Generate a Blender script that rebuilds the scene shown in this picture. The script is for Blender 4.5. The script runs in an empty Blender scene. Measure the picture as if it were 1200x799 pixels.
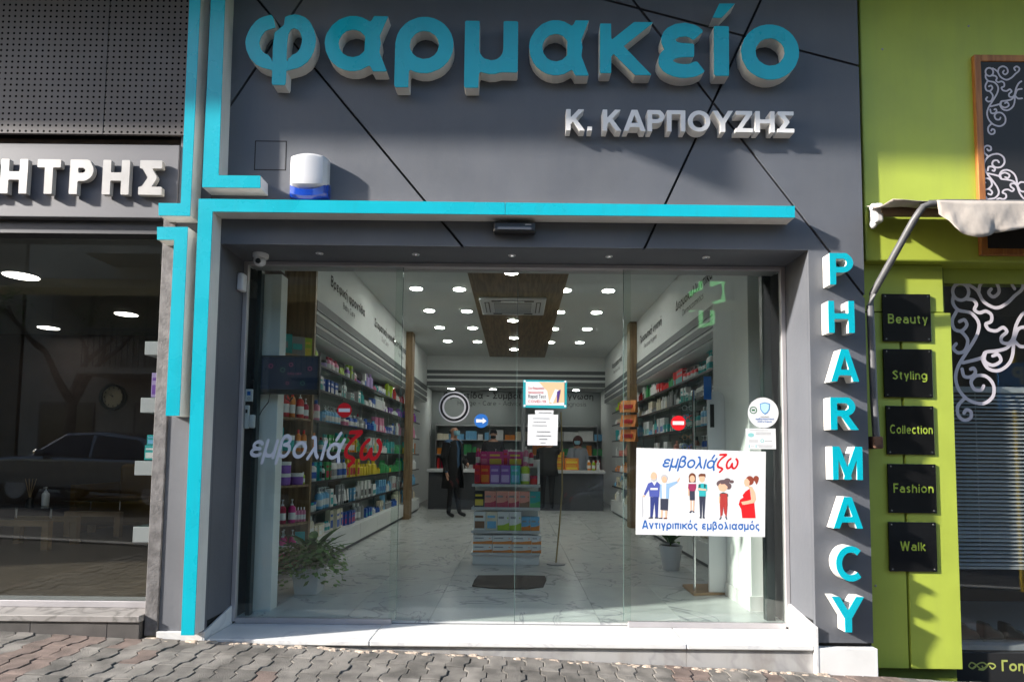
import bpy, bmesh, math, random
import numpy as np
from mathutils import Vector, Matrix, Euler
random.seed(11)
R = math.radians
scene = bpy.context.scene
col = scene.collection

# ------------------------------------------------------------------ camera, sky, sun, exposure
FPX, PITCH, ROLL, CY, CZ = 700.0, R(3.5), 0.0105, -4.2, 1.15
SHX, SHY = -0.00454, 0.07724
cam_data = bpy.data.cameras.new('camera'); cam = bpy.data.objects.new('camera', cam_data)
col.objects.link(cam); scene.camera = cam
cam_data.sensor_width = 36.0; cam_data.lens = 36.0 * FPX / 1200.0
cam_data.shift_x, cam_data.shift_y = SHX, SHY
cam_data.clip_start, cam_data.clip_end = 0.05, 500
CAMROT = Matrix.Rotation(math.pi / 2 + PITCH, 3, 'X') @ Matrix.Rotation(ROLL, 3, 'Z')
cam.matrix_world = Matrix.Translation((0, CY, CZ)) @ CAMROT.to_4x4()

SUN = Vector((2.9, 1.0, -1.42)).normalized()          # direction the light travels
sun_data = bpy.data.lights.new('sun', 'SUN'); sun = bpy.data.objects.new('sun', sun_data)
col.objects.link(sun); sun.location = (-8, -6, 9)
sun_data.energy = 4.4; sun_data.angle = R(1.8); sun_data.color = (1.0, 0.945, 0.87)
sun.rotation_euler = SUN.to_track_quat('-Z', 'Y').to_euler()
world = bpy.data.worlds.new('World'); scene.world = world; world.use_nodes = True
nt = world.node_tree
sky = nt.nodes.new('ShaderNodeTexSky'); sky.sky_type = 'NISHITA'; sky.sun_disc = False
sky.sun_elevation = math.asin(-SUN.z)
sky.sun_rotation = math.atan2(-SUN.x, -SUN.y)
nt.links.new(sky.outputs['Color'], nt.nodes['Background'].inputs['Color'])
nt.nodes['Background'].inputs['Strength'].default_value = 0.15
scene.view_settings.view_transform = 'Standard'; scene.view_settings.look = 'None'
scene.view_settings.exposure = 1.45; scene.view_settings.gamma = 1.0
scene.view_settings.use_curve_mapping = False
scene.render.engine = 'CYCLES'
cy = scene.cycles
cy.use_denoising = True; cy.max_bounces = 8; cy.diffuse_bounces = 4; cy.glossy_bounces = 4
cy.transparent_max_bounces = 24; cy.transmission_bounces = 6
cy.use_adaptive_sampling = True; cy.adaptive_threshold = 0.02; cy.sample_clamp_indirect = 6.0
cy.caustics_reflective = False; cy.caustics_refractive = False

# ------------------------------------------------------------------ pixel rays (photograph pixels, 1200 wide)
def _ray(px, py):
    return CAMROT @ Vector(((px - 600 + SHX * 1200) / FPX, -(py - 399.5 - SHY * 1200) / FPX, -1.0))
def at(px, py, Y):
    d = _ray(px, py); t = (Y - CY) / d.y; return d.x * t, CZ + d.z * t
def atz(px, py, Z):
    d = _ray(px, py); t = (Z - CZ) / d.z; return d.x * t, CY + d.y * t
def atx(px, py, X):
    d = _ray(px, py); t = X / d.x; return CY + d.y * t, CZ + d.z * t
def ground(x): return -0.105 - 0.042 * x

# ------------------------------------------------------------------ materials
MATS = {}
def mat(name, c, rough=0.5, metal=0.0, var=0.0, scale=6.0, bump=0.0, bscale=60.0, spec=0.5, c2=None, rand=0.0, emit=0.0, coat=0.0, stretch=None, detail=5.0):
    if name in MATS: return MATS[name]
    m = bpy.data.materials.new(name); m.use_nodes = True; MATS[name] = m
    n, l = m.node_tree.nodes, m.node_tree.links
    b = n['Principled BSDF']; c = (*c[:3], 1)
    b.inputs['Base Color'].default_value = c; b.inputs['Roughness'].default_value = rough
    b.inputs['Metallic'].default_value = metal; b.inputs['Specular IOR Level'].default_value = spec
    b.inputs['Coat Weight'].default_value = coat
    if emit:
        b.inputs['Emission Color'].default_value = c; b.inputs['Emission Strength'].default_value = emit
    tc = None
    def coord():
        nonlocal tc
        if tc is None:
            t = n.new('ShaderNodeTexCoord'); mp = n.new('ShaderNodeMapping')
            g = n.new('ShaderNodeNewGeometry')
            l.new(g.outputs['Position'], mp.inputs['Vector'])
            if stretch: mp.inputs['Scale'].default_value = stretch
            tc = mp.outputs['Vector']
        return tc
    cur = None
    if var or c2:
        ns = n.new('ShaderNodeTexNoise'); ns.inputs['Scale'].default_value = scale; ns.inputs['Detail'].default_value = detail
        l.new(coord(), ns.inputs['Vector'])
        rp = n.new('ShaderNodeValToRGB')
        cc = c2 or tuple(max(0, v * (1 - var)) for v in c[:3])
        rp.color_ramp.elements[0].position = 0.35; rp.color_ramp.elements[1].position = 0.65
        rp.color_ramp.elements[0].color = (*cc[:3], 1)
        rp.color_ramp.elements[1].color = c if c2 else (*[min(1, v * (1 + var * .6)) for v in c[:3]], 1)
        l.new(ns.outputs['Fac'], rp.inputs['Fac']); cur = rp.outputs['Color']
        mr = n.new('ShaderNodeMapRange'); mr.inputs['To Min'].default_value = max(0.02, rough - .08); mr.inputs['To Max'].default_value = min(1, rough + .08)
        l.new(ns.outputs['Fac'], mr.inputs['Value']); l.new(mr.outputs['Result'], b.inputs['Roughness'])
    if rand:
        oi = n.new('ShaderNodeObjectInfo'); hs = n.new('ShaderNodeHueSaturation')
        m1 = n.new('ShaderNodeMapRange'); m1.inputs['To Min'].default_value = 1 - rand; m1.inputs['To Max'].default_value = 1 + rand
        l.new(oi.outputs['Random'], m1.inputs['Value']); l.new(m1.outputs['Result'], hs.inputs['Value'])
        if cur: l.new(cur, hs.inputs['Color'])
        else: hs.inputs['Color'].default_value = c
        cur = hs.outputs['Color']
    if cur: l.new(cur, b.inputs['Base Color'])
    if bump:
        n2 = n.new('ShaderNodeTexNoise'); n2.inputs['Scale'].default_value = bscale; n2.inputs['Detail'].default_value = 4
        l.new(coord(), n2.inputs['Vector'])
        bp = n.new('ShaderNodeBump'); bp.inputs['Strength'].default_value = bump; bp.inputs['Distance'].default_value = 0.01
        l.new(n2.outputs['Fac'], bp.inputs['Height']); l.new(bp.outputs['Normal'], b.inputs['Normal'])
    return m

def wood(name, c1, c2, axis=(1, 1, 1), rough=0.5):
    if name in MATS: return MATS[name]
    m = mat(name, c1, rough)
    n, l = m.node_tree.nodes, m.node_tree.links; b = n['Principled BSDF']
    g = n.new('ShaderNodeNewGeometry'); mp = n.new('ShaderNodeMapping'); mp.inputs['Scale'].default_value = axis
    ns = n.new('ShaderNodeTexNoise'); ns.inputs['Scale'].default_value = 3; ns.inputs['Detail'].default_value = 8; ns.inputs['Distortion'].default_value = .6
    rp = n.new('ShaderNodeValToRGB'); rp.color_ramp.elements[0].color = (*c2, 1); rp.color_ramp.elements[1].color = (*c1, 1)
    rp.color_ramp.elements[0].position = .38; rp.color_ramp.elements[1].position = .62
    l.new(g.outputs['Position'], mp.inputs['Vector']); l.new(mp.outputs['Vector'], ns.inputs['Vector'])
    l.new(ns.outputs['Fac'], rp.inputs['Fac']); l.new(rp.outputs['Color'], b.inputs['Base Color'])
    return m

def marble(name, base, vein, scale=1.2, width=0.03, rough=0.25, rand=0.0):
    m = mat(name, base, rough)
    n, l = m.node_tree.nodes, m.node_tree.links; b = n['Principled BSDF']
    g = n.new('ShaderNodeNewGeometry'); oi = n.new('ShaderNodeObjectInfo'); ad = n.new('ShaderNodeVectorMath'); ad.operation = 'ADD'
    mu = n.new('ShaderNodeVectorMath'); mu.operation = 'SCALE'; mu.inputs['Scale'].default_value = 20
    cb = n.new('ShaderNodeCombineXYZ')
    for k in range(3): l.new(oi.outputs['Random'], cb.inputs[k])
    l.new(cb.outputs[0], mu.inputs[0]); l.new(g.outputs['Position'], ad.inputs[0]); l.new(mu.outputs[0], ad.inputs[1])
    ns = n.new('ShaderNodeTexNoise'); ns.inputs['Scale'].default_value = scale; ns.inputs['Detail'].default_value = 6; ns.inputs['Distortion'].default_value = 1.6
    l.new(ad.outputs[0], ns.inputs['Vector'])
    s = n.new('ShaderNodeMath'); s.operation = 'SUBTRACT'; s.inputs[1].default_value = .5; l.new(ns.outputs['Fac'], s.inputs[0])
    a = n.new('ShaderNodeMath'); a.operation = 'ABSOLUTE'; l.new(s.outputs[0], a.inputs[0])
    rp = n.new('ShaderNodeValToRGB'); rp.color_ramp.elements[0].color = (*vein, 1); rp.color_ramp.elements[1].color = (*base, 1)
    rp.color_ramp.elements[0].position = 0; rp.color_ramp.elements[1].position = width
    l.new(a.outputs[0], rp.inputs['Fac'])
    n2 = n.new('ShaderNodeTexNoise'); n2.inputs['Scale'].default_value = 5; n2.inputs['Detail'].default_value = 6
    l.new(ad.outputs[0], n2.inputs['Vector'])
    mx = n.new('ShaderNodeMix'); mx.data_type = 'RGBA'; mx.blend_type = 'MULTIPLY'; mx.inputs['Factor'].default_value = .25
    l.new(rp.outputs['Color'], mx.inputs['A']); l.new(n2.outputs['Fac'], mx.inputs['B'])
    l.new(mx.outputs['Result'], b.inputs['Base Color'])
    return m

def weather(m, dirt, amount=.5, streak=(7, 7, .5), lo=.45, hi=.72):
    """thin vertical dirt streaks and patches over a material's own colour"""
    n, l = m.node_tree.nodes, m.node_tree.links; b = n['Principled BSDF']; inp = b.inputs['Base Color']
    g = n.new('ShaderNodeNewGeometry'); mp = n.new('ShaderNodeMapping'); mp.inputs['Scale'].default_value = streak
    l.new(g.outputs['Position'], mp.inputs['Vector'])
    ns = n.new('ShaderNodeTexNoise'); ns.inputs['Scale'].default_value = 1.4; ns.inputs['Detail'].default_value = 8; ns.inputs['Roughness'].default_value = .65
    l.new(mp.outputs['Vector'], ns.inputs['Vector'])
    mr = n.new('ShaderNodeMapRange'); mr.inputs['From Min'].default_value = lo; mr.inputs['From Max'].default_value = hi; mr.inputs['To Max'].default_value = amount
    l.new(ns.outputs['Fac'], mr.inputs['Value'])
    mx = n.new('ShaderNodeMix'); mx.data_type = 'RGBA'; l.new(mr.outputs['Result'], mx.inputs['Factor'])
    if inp.is_linked: l.new(inp.links[0].from_socket, mx.inputs['A'])
    else: mx.inputs['A'].default_value = inp.default_value
    mx.inputs['B'].default_value = (*dirt, 1); l.new(mx.outputs['Result'], inp); return m

def glass(name, tint, refl=1.0, rough=0.0):
    if name in MATS: return MATS[name]
    m = bpy.data.materials.new(name); m.use_nodes = True; MATS[name] = m
    n, l = m.node_tree.nodes, m.node_tree.links; n.remove(n['Principled BSDF'])
    tr = n.new('ShaderNodeBsdfTransparent'); tr.inputs['Color'].default_value = (*tint, 1)
    gl = n.new('ShaderNodeBsdfGlossy'); gl.inputs['Roughness'].default_value = rough; gl.inputs['Color'].default_value = (refl, refl, refl, 1)
    fr = n.new('ShaderNodeFresnel'); fr.inputs['IOR'].default_value = 1.5
    ge = n.new('ShaderNodeNewGeometry'); mr = n.new('ShaderNodeMapRange'); mr.inputs['To Min'].default_value = 1.5; mr.inputs['To Max'].default_value = 1 / 1.5
    l.new(ge.outputs['Backfacing'], mr.inputs['Value']); l.new(mr.outputs['Result'], fr.inputs['IOR'])   # straight-through sheet: the far face reflects like the near one
    mx = n.new('ShaderNodeMixShader')
    l.new(fr.outputs[0], mx.inputs[0]); l.new(tr.outputs[0], mx.inputs[1]); l.new(gl.outputs[0], mx.inputs[2])
    l.new(mx.outputs[0], n['Material Output'].inputs['Surface'])
    return m

def emitter(name, c, s):
    if name in MATS: return MATS[name]
    m = bpy.data.materials.new(name); m.use_nodes = True; MATS[name] = m
    n, l = m.node_tree.nodes, m.node_tree.links; n.remove(n['Principled BSDF'])
    e = n.new('ShaderNodeEmission'); e.inputs['Color'].default_value = (*c, 1); e.inputs['Strength'].default_value = s
    l.new(e.outputs[0], n['Material Output'].inputs['Surface'])
    return m

# ------------------------------------------------------------------ mesh builder and object helpers
ORIGIN = {}
class MB:
    def __init__(s): s.v = []; s.f = []; s.m = []
    def add(s, verts, faces, mi=0):
        o = len(s.v); s.v += [tuple(p) for p in verts]; s.f += [tuple(i + o for i in f) for f in faces]; s.m += [mi] * len(faces); return s
    def box(s, x0, x1, y0, y1, z0, z1, mi=0):
        v = [(x, y, z) for z in (z0, z1) for y in (y0, y1) for x in (x0, x1)]
        return s.add(v, [(0, 2, 3, 1), (4, 5, 7, 6), (0, 1, 5, 4), (2, 6, 7, 3), (0, 4, 6, 2), (1, 3, 7, 5)], mi)
    def hexa(s, v, mi=0):
        return s.add(v, [(0, 2, 3, 1), (4, 5, 7, 6), (0, 1, 5, 4), (2, 6, 7, 3), (0, 4, 6, 2), (1, 3, 7, 5)], mi)
    def prism_xz(s, pts, y0, y1, mi=0):                 # polygon in the XZ plane, front at y0
        n = len(pts)
        a = sum(pts[i][0] * pts[(i + 1) % n][1] - pts[(i + 1) % n][0] * pts[i][1] for i in range(n))
        if a < 0: pts = pts[::-1]
        v = [(p[0], y0, p[1]) for p in pts] + [(p[0], y1, p[1]) for p in pts]
        f = [tuple(range(n)), tuple(range(2 * n - 1, n - 1, -1))] + [(i, i + n, (i + 1) % n + n, (i + 1) % n) for i in range(n)]
        return s.add(v, f, mi)
    def prism_xy(s, pts, z0, z1, mi=0, inset=0.0):
        n = len(pts)
        a = sum(pts[i][0] * pts[(i + 1) % n][1] - pts[(i + 1) % n][0] * pts[i][1] for i in range(n))
        if a < 0: pts = pts[::-1]
        v = [(p[0], p[1], z0) for p in pts] + [(p[0], p[1], z1) for p in pts]
        f = [tuple(range(n - 1, -1, -1)), tuple(range(n, 2 * n))] + [(i, (i + 1) % n, (i + 1) % n + n, i + n) for i in range(n)]
        return s.add(v, f, mi)
    def prism_yz(s, pts, x0, x1, mi=0):
        n = len(pts)
        a = sum(pts[i][0] * pts[(i + 1) % n][1] - pts[(i + 1) % n][0] * pts[i][1] for i in range(n))
        if a < 0: pts = pts[::-1]
        v = [(x0, p[0], p[1]) for p in pts] + [(x1, p[0], p[1]) for p in pts]
        f = [tuple(range(n - 1, -1, -1)), tuple(range(n, 2 * n))] + [(i, (i + 1) % n, (i + 1) % n + n, i + n) for i in range(n)]
        return s.add(v, f, mi)
    def lathe(s, c, prof, n=16, mi=0, axis='z'):        # prof: (radius, height)
        o = []
        for r, h in prof:
            for k in range(n):
                a = 2 * math.pi * k / n; x, y = r * math.cos(a), r * math.sin(a)
                p = (x, y, h) if axis == 'z' else ((x, -h, y) if axis == 'y' else (h, x, y))
                o.append((c[0] + p[0], c[1] + p[1], c[2] + p[2]))
        f = []
        m = len(prof)
        for j in range(m - 1):
            for k in range(n):
                f.append((j * n + k, j * n + (k + 1) % n, (j + 1) * n + (k + 1) % n, (j + 1) * n + k))
        f.append(tuple(range(n - 1, -1, -1))); f.append(tuple((m - 1) * n + k for k in range(n)))
        return s.add(o, f, mi)
    def tube(s, pts, r, n=8, mi=0):
        P = [Vector(p) for p in pts]; rr = r if isinstance(r, (list, tuple)) else [r] * len(P)
        up = Vector((0, 0, 1)); o = []
        for i, p in enumerate(P):
            t = (P[min(i + 1, len(P) - 1)] - P[max(i - 1, 0)]).normalized()
            a = t.cross(up if abs(t.z) < .95 else Vector((1, 0, 0))).normalized(); b = t.cross(a)
            for k in range(n):
                q = 2 * math.pi * k / n; o.append(p + (a * math.cos(q) + b * math.sin(q)) * rr[i])
        f = []
        for j in range(len(P) - 1):
            for k in range(n): f.append((j * n + k, (j + 1) * n + k, (j + 1) * n + (k + 1) % n, j * n + (k + 1) % n))
        f.append(tuple(range(n))); f.append(tuple((len(P) - 1) * n + k for k in range(n - 1, -1, -1)))
        return s.add(o, f, mi)
    def ball(s, c, r, n=10, mi=0):
        r = r if isinstance(r, (tuple, list)) else (r, r, r); o = []; f = []
        h = n // 2 + 1
        for j in range(h + 1):
            a = math.pi * j / h - math.pi / 2
            for k in range(n):
                b = 2 * math.pi * k / n; o.append((c[0] + r[0] * math.cos(a) * math.cos(b), c[1] + r[1] * math.cos(a) * math.sin(b), c[2] + r[2] * math.sin(a)))
        for j in range(h):
            for k in range(n): f.append((j * n + k, j * n + (k + 1) % n, (j + 1) * n + (k + 1) % n, (j + 1) * n + k))
        return s.add(o, f, mi)
    def mesh(s, name, mats, org=(0, 0, 0), smooth=False):
        me = bpy.data.meshes.new(name)
        me.from_pydata([(a - org[0], b - org[1], c - org[2]) for a, b, c in s.v], [], s.f)
        for m in (mats if isinstance(mats, (list, tuple)) else [mats]): me.materials.append(m)
        me.polygons.foreach_set('material_index', s.m)
        if smooth: me.polygons.foreach_set('use_smooth', [True] * len(s.f))
        me.update(); return me
    def build(s, name, mats, parent=None, smooth=False, bevel=0.0, origin=None, seg=2):
        if parent is not None: org = ORIGIN[parent.name]
        elif origin is not None: org = origin
        else:
            A = np.array(s.v); lo, hi = A.min(0), A.max(0); org = ((lo[0] + hi[0]) / 2, (lo[1] + hi[1]) / 2, lo[2])
        org = tuple(float(q) for q in org)
        o = bpy.data.objects.new(name, s.mesh(name, mats, org, smooth)); col.objects.link(o); ORIGIN[o.name] = org
        if parent is not None: o.parent = parent
        else: o.location = org
        if bevel:
            b = o.modifiers.new('bevel', 'BEVEL'); b.width = bevel; b.segments = seg; b.limit_method = 'ANGLE'; b.angle_limit = R(40)
            if smooth:
                pass
        if smooth and not bevel:
            shade_by_angle(o)
        return o
def shade_by_angle(o, ang=40):
    me = o.data; bm = bmesh.new(); bm.from_mesh(me)
    for e in bm.edges:
        if len(e.link_faces) == 2 and e.calc_face_angle(0) > R(ang): e.smooth = False
    bm.to_mesh(me); bm.free()
def thing(name, label, cat, loc, group=None):
    o = bpy.data.objects.new(name, None); o.empty_display_size = .1; col.objects.link(o); o.location = loc
    ORIGIN[o.name] = tuple(float(q) for q in loc); tag(o, label, cat, group); return o
def tag(o, label, cat, group=None):
    o['label'] = label; o['category'] = cat
    if group: o['group'] = group
    return o
def struct(o): o['kind'] = 'structure'; return o
def stuff(o, label=None, cat=None):
    o['kind'] = 'stuff'
    if label: o['label'] = label; o['category'] = cat
    return o
def copy_tree(o, loc=None, rz=None, parent=None):
    c = o.copy(); col.objects.link(c); c.parent = parent
    if loc is not None: c.location = loc
    if rz is not None: c.rotation_euler = (0, 0, rz)
    for ch in o.children: copy_tree(ch, parent=c)
    return c

# ------------------------------------------------------------------ lettering: strokes -> outline -> solid
def E(cx, cy, rx, ry, a0, a1, n=None):
    n = n or max(4, int(abs(a1 - a0) / 12))
    return [(cx + rx * math.cos(R(a0 + (a1 - a0) * i / n)), cy + ry * math.sin(R(a0 + (a1 - a0) * i / n))) for i in range(n + 1)]
def S(*p, n=6):
    p = [p[0]] + list(p) + [p[-1]]; o = []
    for i in range(1, len(p) - 2):
        for k in range(n):
            t = k / n; q = []
            for d in (0, 1):
                a, b, c, e = p[i - 1][d], p[i][d], p[i + 1][d], p[i + 2][d]
                q.append(.5 * (2 * b + (c - a) * t + (2 * a - 5 * b + 4 * c - e) * t * t + (3 * b - a - 3 * c + e) * t ** 3))
            o.append(tuple(q))
    return o + [p[-2]]
def L(*p): return list(p)
def X1(a, b, e=.3): return [a, (b[0] + (b[0] - a[0]) * e, b[1] + (b[1] - a[1]) * e)]
def X(a, b, e=.3):                                       # a diagonal run past both ends, trimmed by the letter's height
    d = (b[0] - a[0], b[1] - a[1]); return [(a[0] - d[0] * e, a[1] - d[1] * e), (b[0] + d[0] * e, b[1] + d[1] * e)]
def outline(strokes, w, cap='butt', clip=None, cell=None):
    A = np.array([p for s in strokes for p in s]); m = w if not clip else w
    x0, x1 = A[:, 0].min() - w, A[:, 0].max() + w; y0, y1 = A[:, 1].min() - w, A[:, 1].max() + w
    if clip: y0, y1 = clip[0] - w * .4, clip[1] + w * .4
    cell = cell or max(w / 7, .012)
    nx, ny = int((x1 - x0) / cell) + 2, int((y1 - y0) / cell) + 2
    gx = x0 + np.arange(nx) * cell + cell * .137; gy = y0 + np.arange(ny) * cell + cell * .113
    PX, PY = np.meshgrid(gx, gy, indexing='ij'); D = np.full(PX.shape, 9.0)
    for s in strokes:
        closed = math.hypot(s[0][0] - s[-1][0], s[0][1] - s[-1][1]) < 1e-6
        n = len(s) - 1; ds = np.full(PX.shape, 9.0)
        for i in range(n):
            ax, ay = s[i]; dx, dy = s[i + 1][0] - ax, s[i + 1][1] - ay; ln = math.hypot(dx, dy)
            if ln < 1e-9: continue
            tc = np.clip(((PX - ax) * dx + (PY - ay) * dy) / ln, 0, ln)
            ds = np.minimum(ds, np.hypot(PX - ax - dx * tc / ln, PY - ay - dy * tc / ln) - w / 2)
        if cap == 'butt' and not closed:
            for a, b in ((s[0], s[1]), (s[-1], s[-2])):
                ln = math.hypot(b[0] - a[0], b[1] - a[1]) or 1e-9
                t = ((PX - a[0]) * (b[0] - a[0]) + (PY - a[1]) * (b[1] - a[1])) / ln
                ds = np.where(np.hypot(PX - a[0], PY - a[1]) < w * .74, np.maximum(ds, -t), ds)
        D = np.minimum(D, ds)
    if clip: D = np.maximum(D, np.maximum(clip[0] - PY, PY - clip[1]))
    I = D < 0; seg = {}
    c = I[:-1, :-1] * 1 + I[1:, :-1] * 2 + I[1:, 1:] * 4 + I[:-1, 1:] * 8
    T = {1: [(3, 0)], 2: [(0, 1)], 3: [(3, 1)], 4: [(1, 2)], 5: [(3, 0), (1, 2)], 6: [(0, 2)], 7: [(3, 2)], 8: [(2, 3)], 9: [(2, 0)], 10: [(0, 1), (2, 3)], 11: [(2, 1)], 12: [(1, 3)], 13: [(1, 0)], 14: [(0, 3)]}
    def key(i, j, e): return [(i, j, 0), (i + 1, j, 1), (i, j + 1, 0), (i, j, 1)][e]
    pos = {}
    def pt(k):
        if k not in pos:
            i, j, ax = k; a = D[i, j]; b = D[i + 1, j] if ax == 0 else D[i, j + 1]; t = a / (a - b)
            pos[k] = (gx[i] + (cell * t if ax == 0 else 0), gy[j] + (cell * t if ax == 1 else 0))
        return pos[k]
    for i, j in zip(*np.nonzero((c > 0) & (c < 15))):
        for a, b in T[int(c[i, j])]: seg[key(i, j, a)] = key(i, j, b)
    loops = []
    while seg:
        k0 = next(iter(seg)); k = k0; lp = []
        while k in seg: lp.append(pt(k)); k = seg.pop(k)
        if len(lp) > 5: loops.append(simplify(lp, cell * .22))
    return loops
def simplify(p, tol):
    p = np.array(p)
    def rdp(a):
        if len(a) < 3: return list(map(tuple, a))
        d = a[-1] - a[0]; n = math.hypot(*d) or 1e-9
        q = np.abs((a[:, 0] - a[0, 0]) * d[1] - (a[:, 1] - a[0, 1]) * d[0]) / n
        k = int(q.argmax())
        return list(map(tuple, (a[0], a[-1]))) if q[k] < tol else rdp(a[:k + 1])[:-1] + rdp(a[k:])
    k = int(np.hypot(*(p - p[0]).T).argmax())
    return rdp(p[:k + 1])[:-1] + rdp(np.vstack([p[k:], p[:1]]))[:-1]
def fill(loops):
    cu = bpy.data.curves.new('outline', 'CURVE'); cu.dimensions = '2D'; cu.fill_mode = 'BOTH'
    for lp in loops:
        sp = cu.splines.new('POLY'); sp.points.add(len(lp) - 1); sp.use_cyclic_u = True
        sp.points.foreach_set('co', [q for p in lp for q in (p[0], p[1], 0, 1)])
    ob = bpy.data.objects.new('outline', cu); col.objects.link(ob)
    me = ob.to_mesh(); v = [(a.co.x, a.co.y) for a in me.vertices]; f = [tuple(q.vertices) for q in me.polygons]
    ob.to_mesh_clear(); bpy.data.objects.remove(ob); bpy.data.curves.remove(cu)
    g = []
    for q in f:
        a = sum(v[q[i]][0] * v[q[(i + 1) % len(q)]][1] - v[q[(i + 1) % len(q)]][0] * v[q[i]][1] for i in range(len(q)))
        g.append(q if a > 0 else q[::-1])
    return v, g
_shape = {}
def shape(key, strokes, w, cap='butt', clip=None, cell=None):
    if key not in _shape:
        lp = outline(strokes, w, cap, clip, cell); _shape[key] = (lp, *fill(lp))
    return _shape[key]
def put_shape(mb, sh, f, y0, y1, mi=0, mside=None, back=False, normal=None):
    """f maps (x, y) of the shape to (X, Z); the front lies at y0, the sides run back to y1."""
    lp, v, fc = sh
    mb.add([(f(*p)[0], y0, f(*p)[1]) for p in v], fc, mi)
    if y1 != y0:
        for l in lp:
            n = len(l); P = [f(*p) for p in l]
            mb.add([(p[0], y0, p[1]) for p in P] + [(p[0], y1, p[1]) for p in P], [((i + 1) % n, i, i + n, (i + 1) % n + n) for i in range(n)], mi if mside is None else mside)

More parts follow.
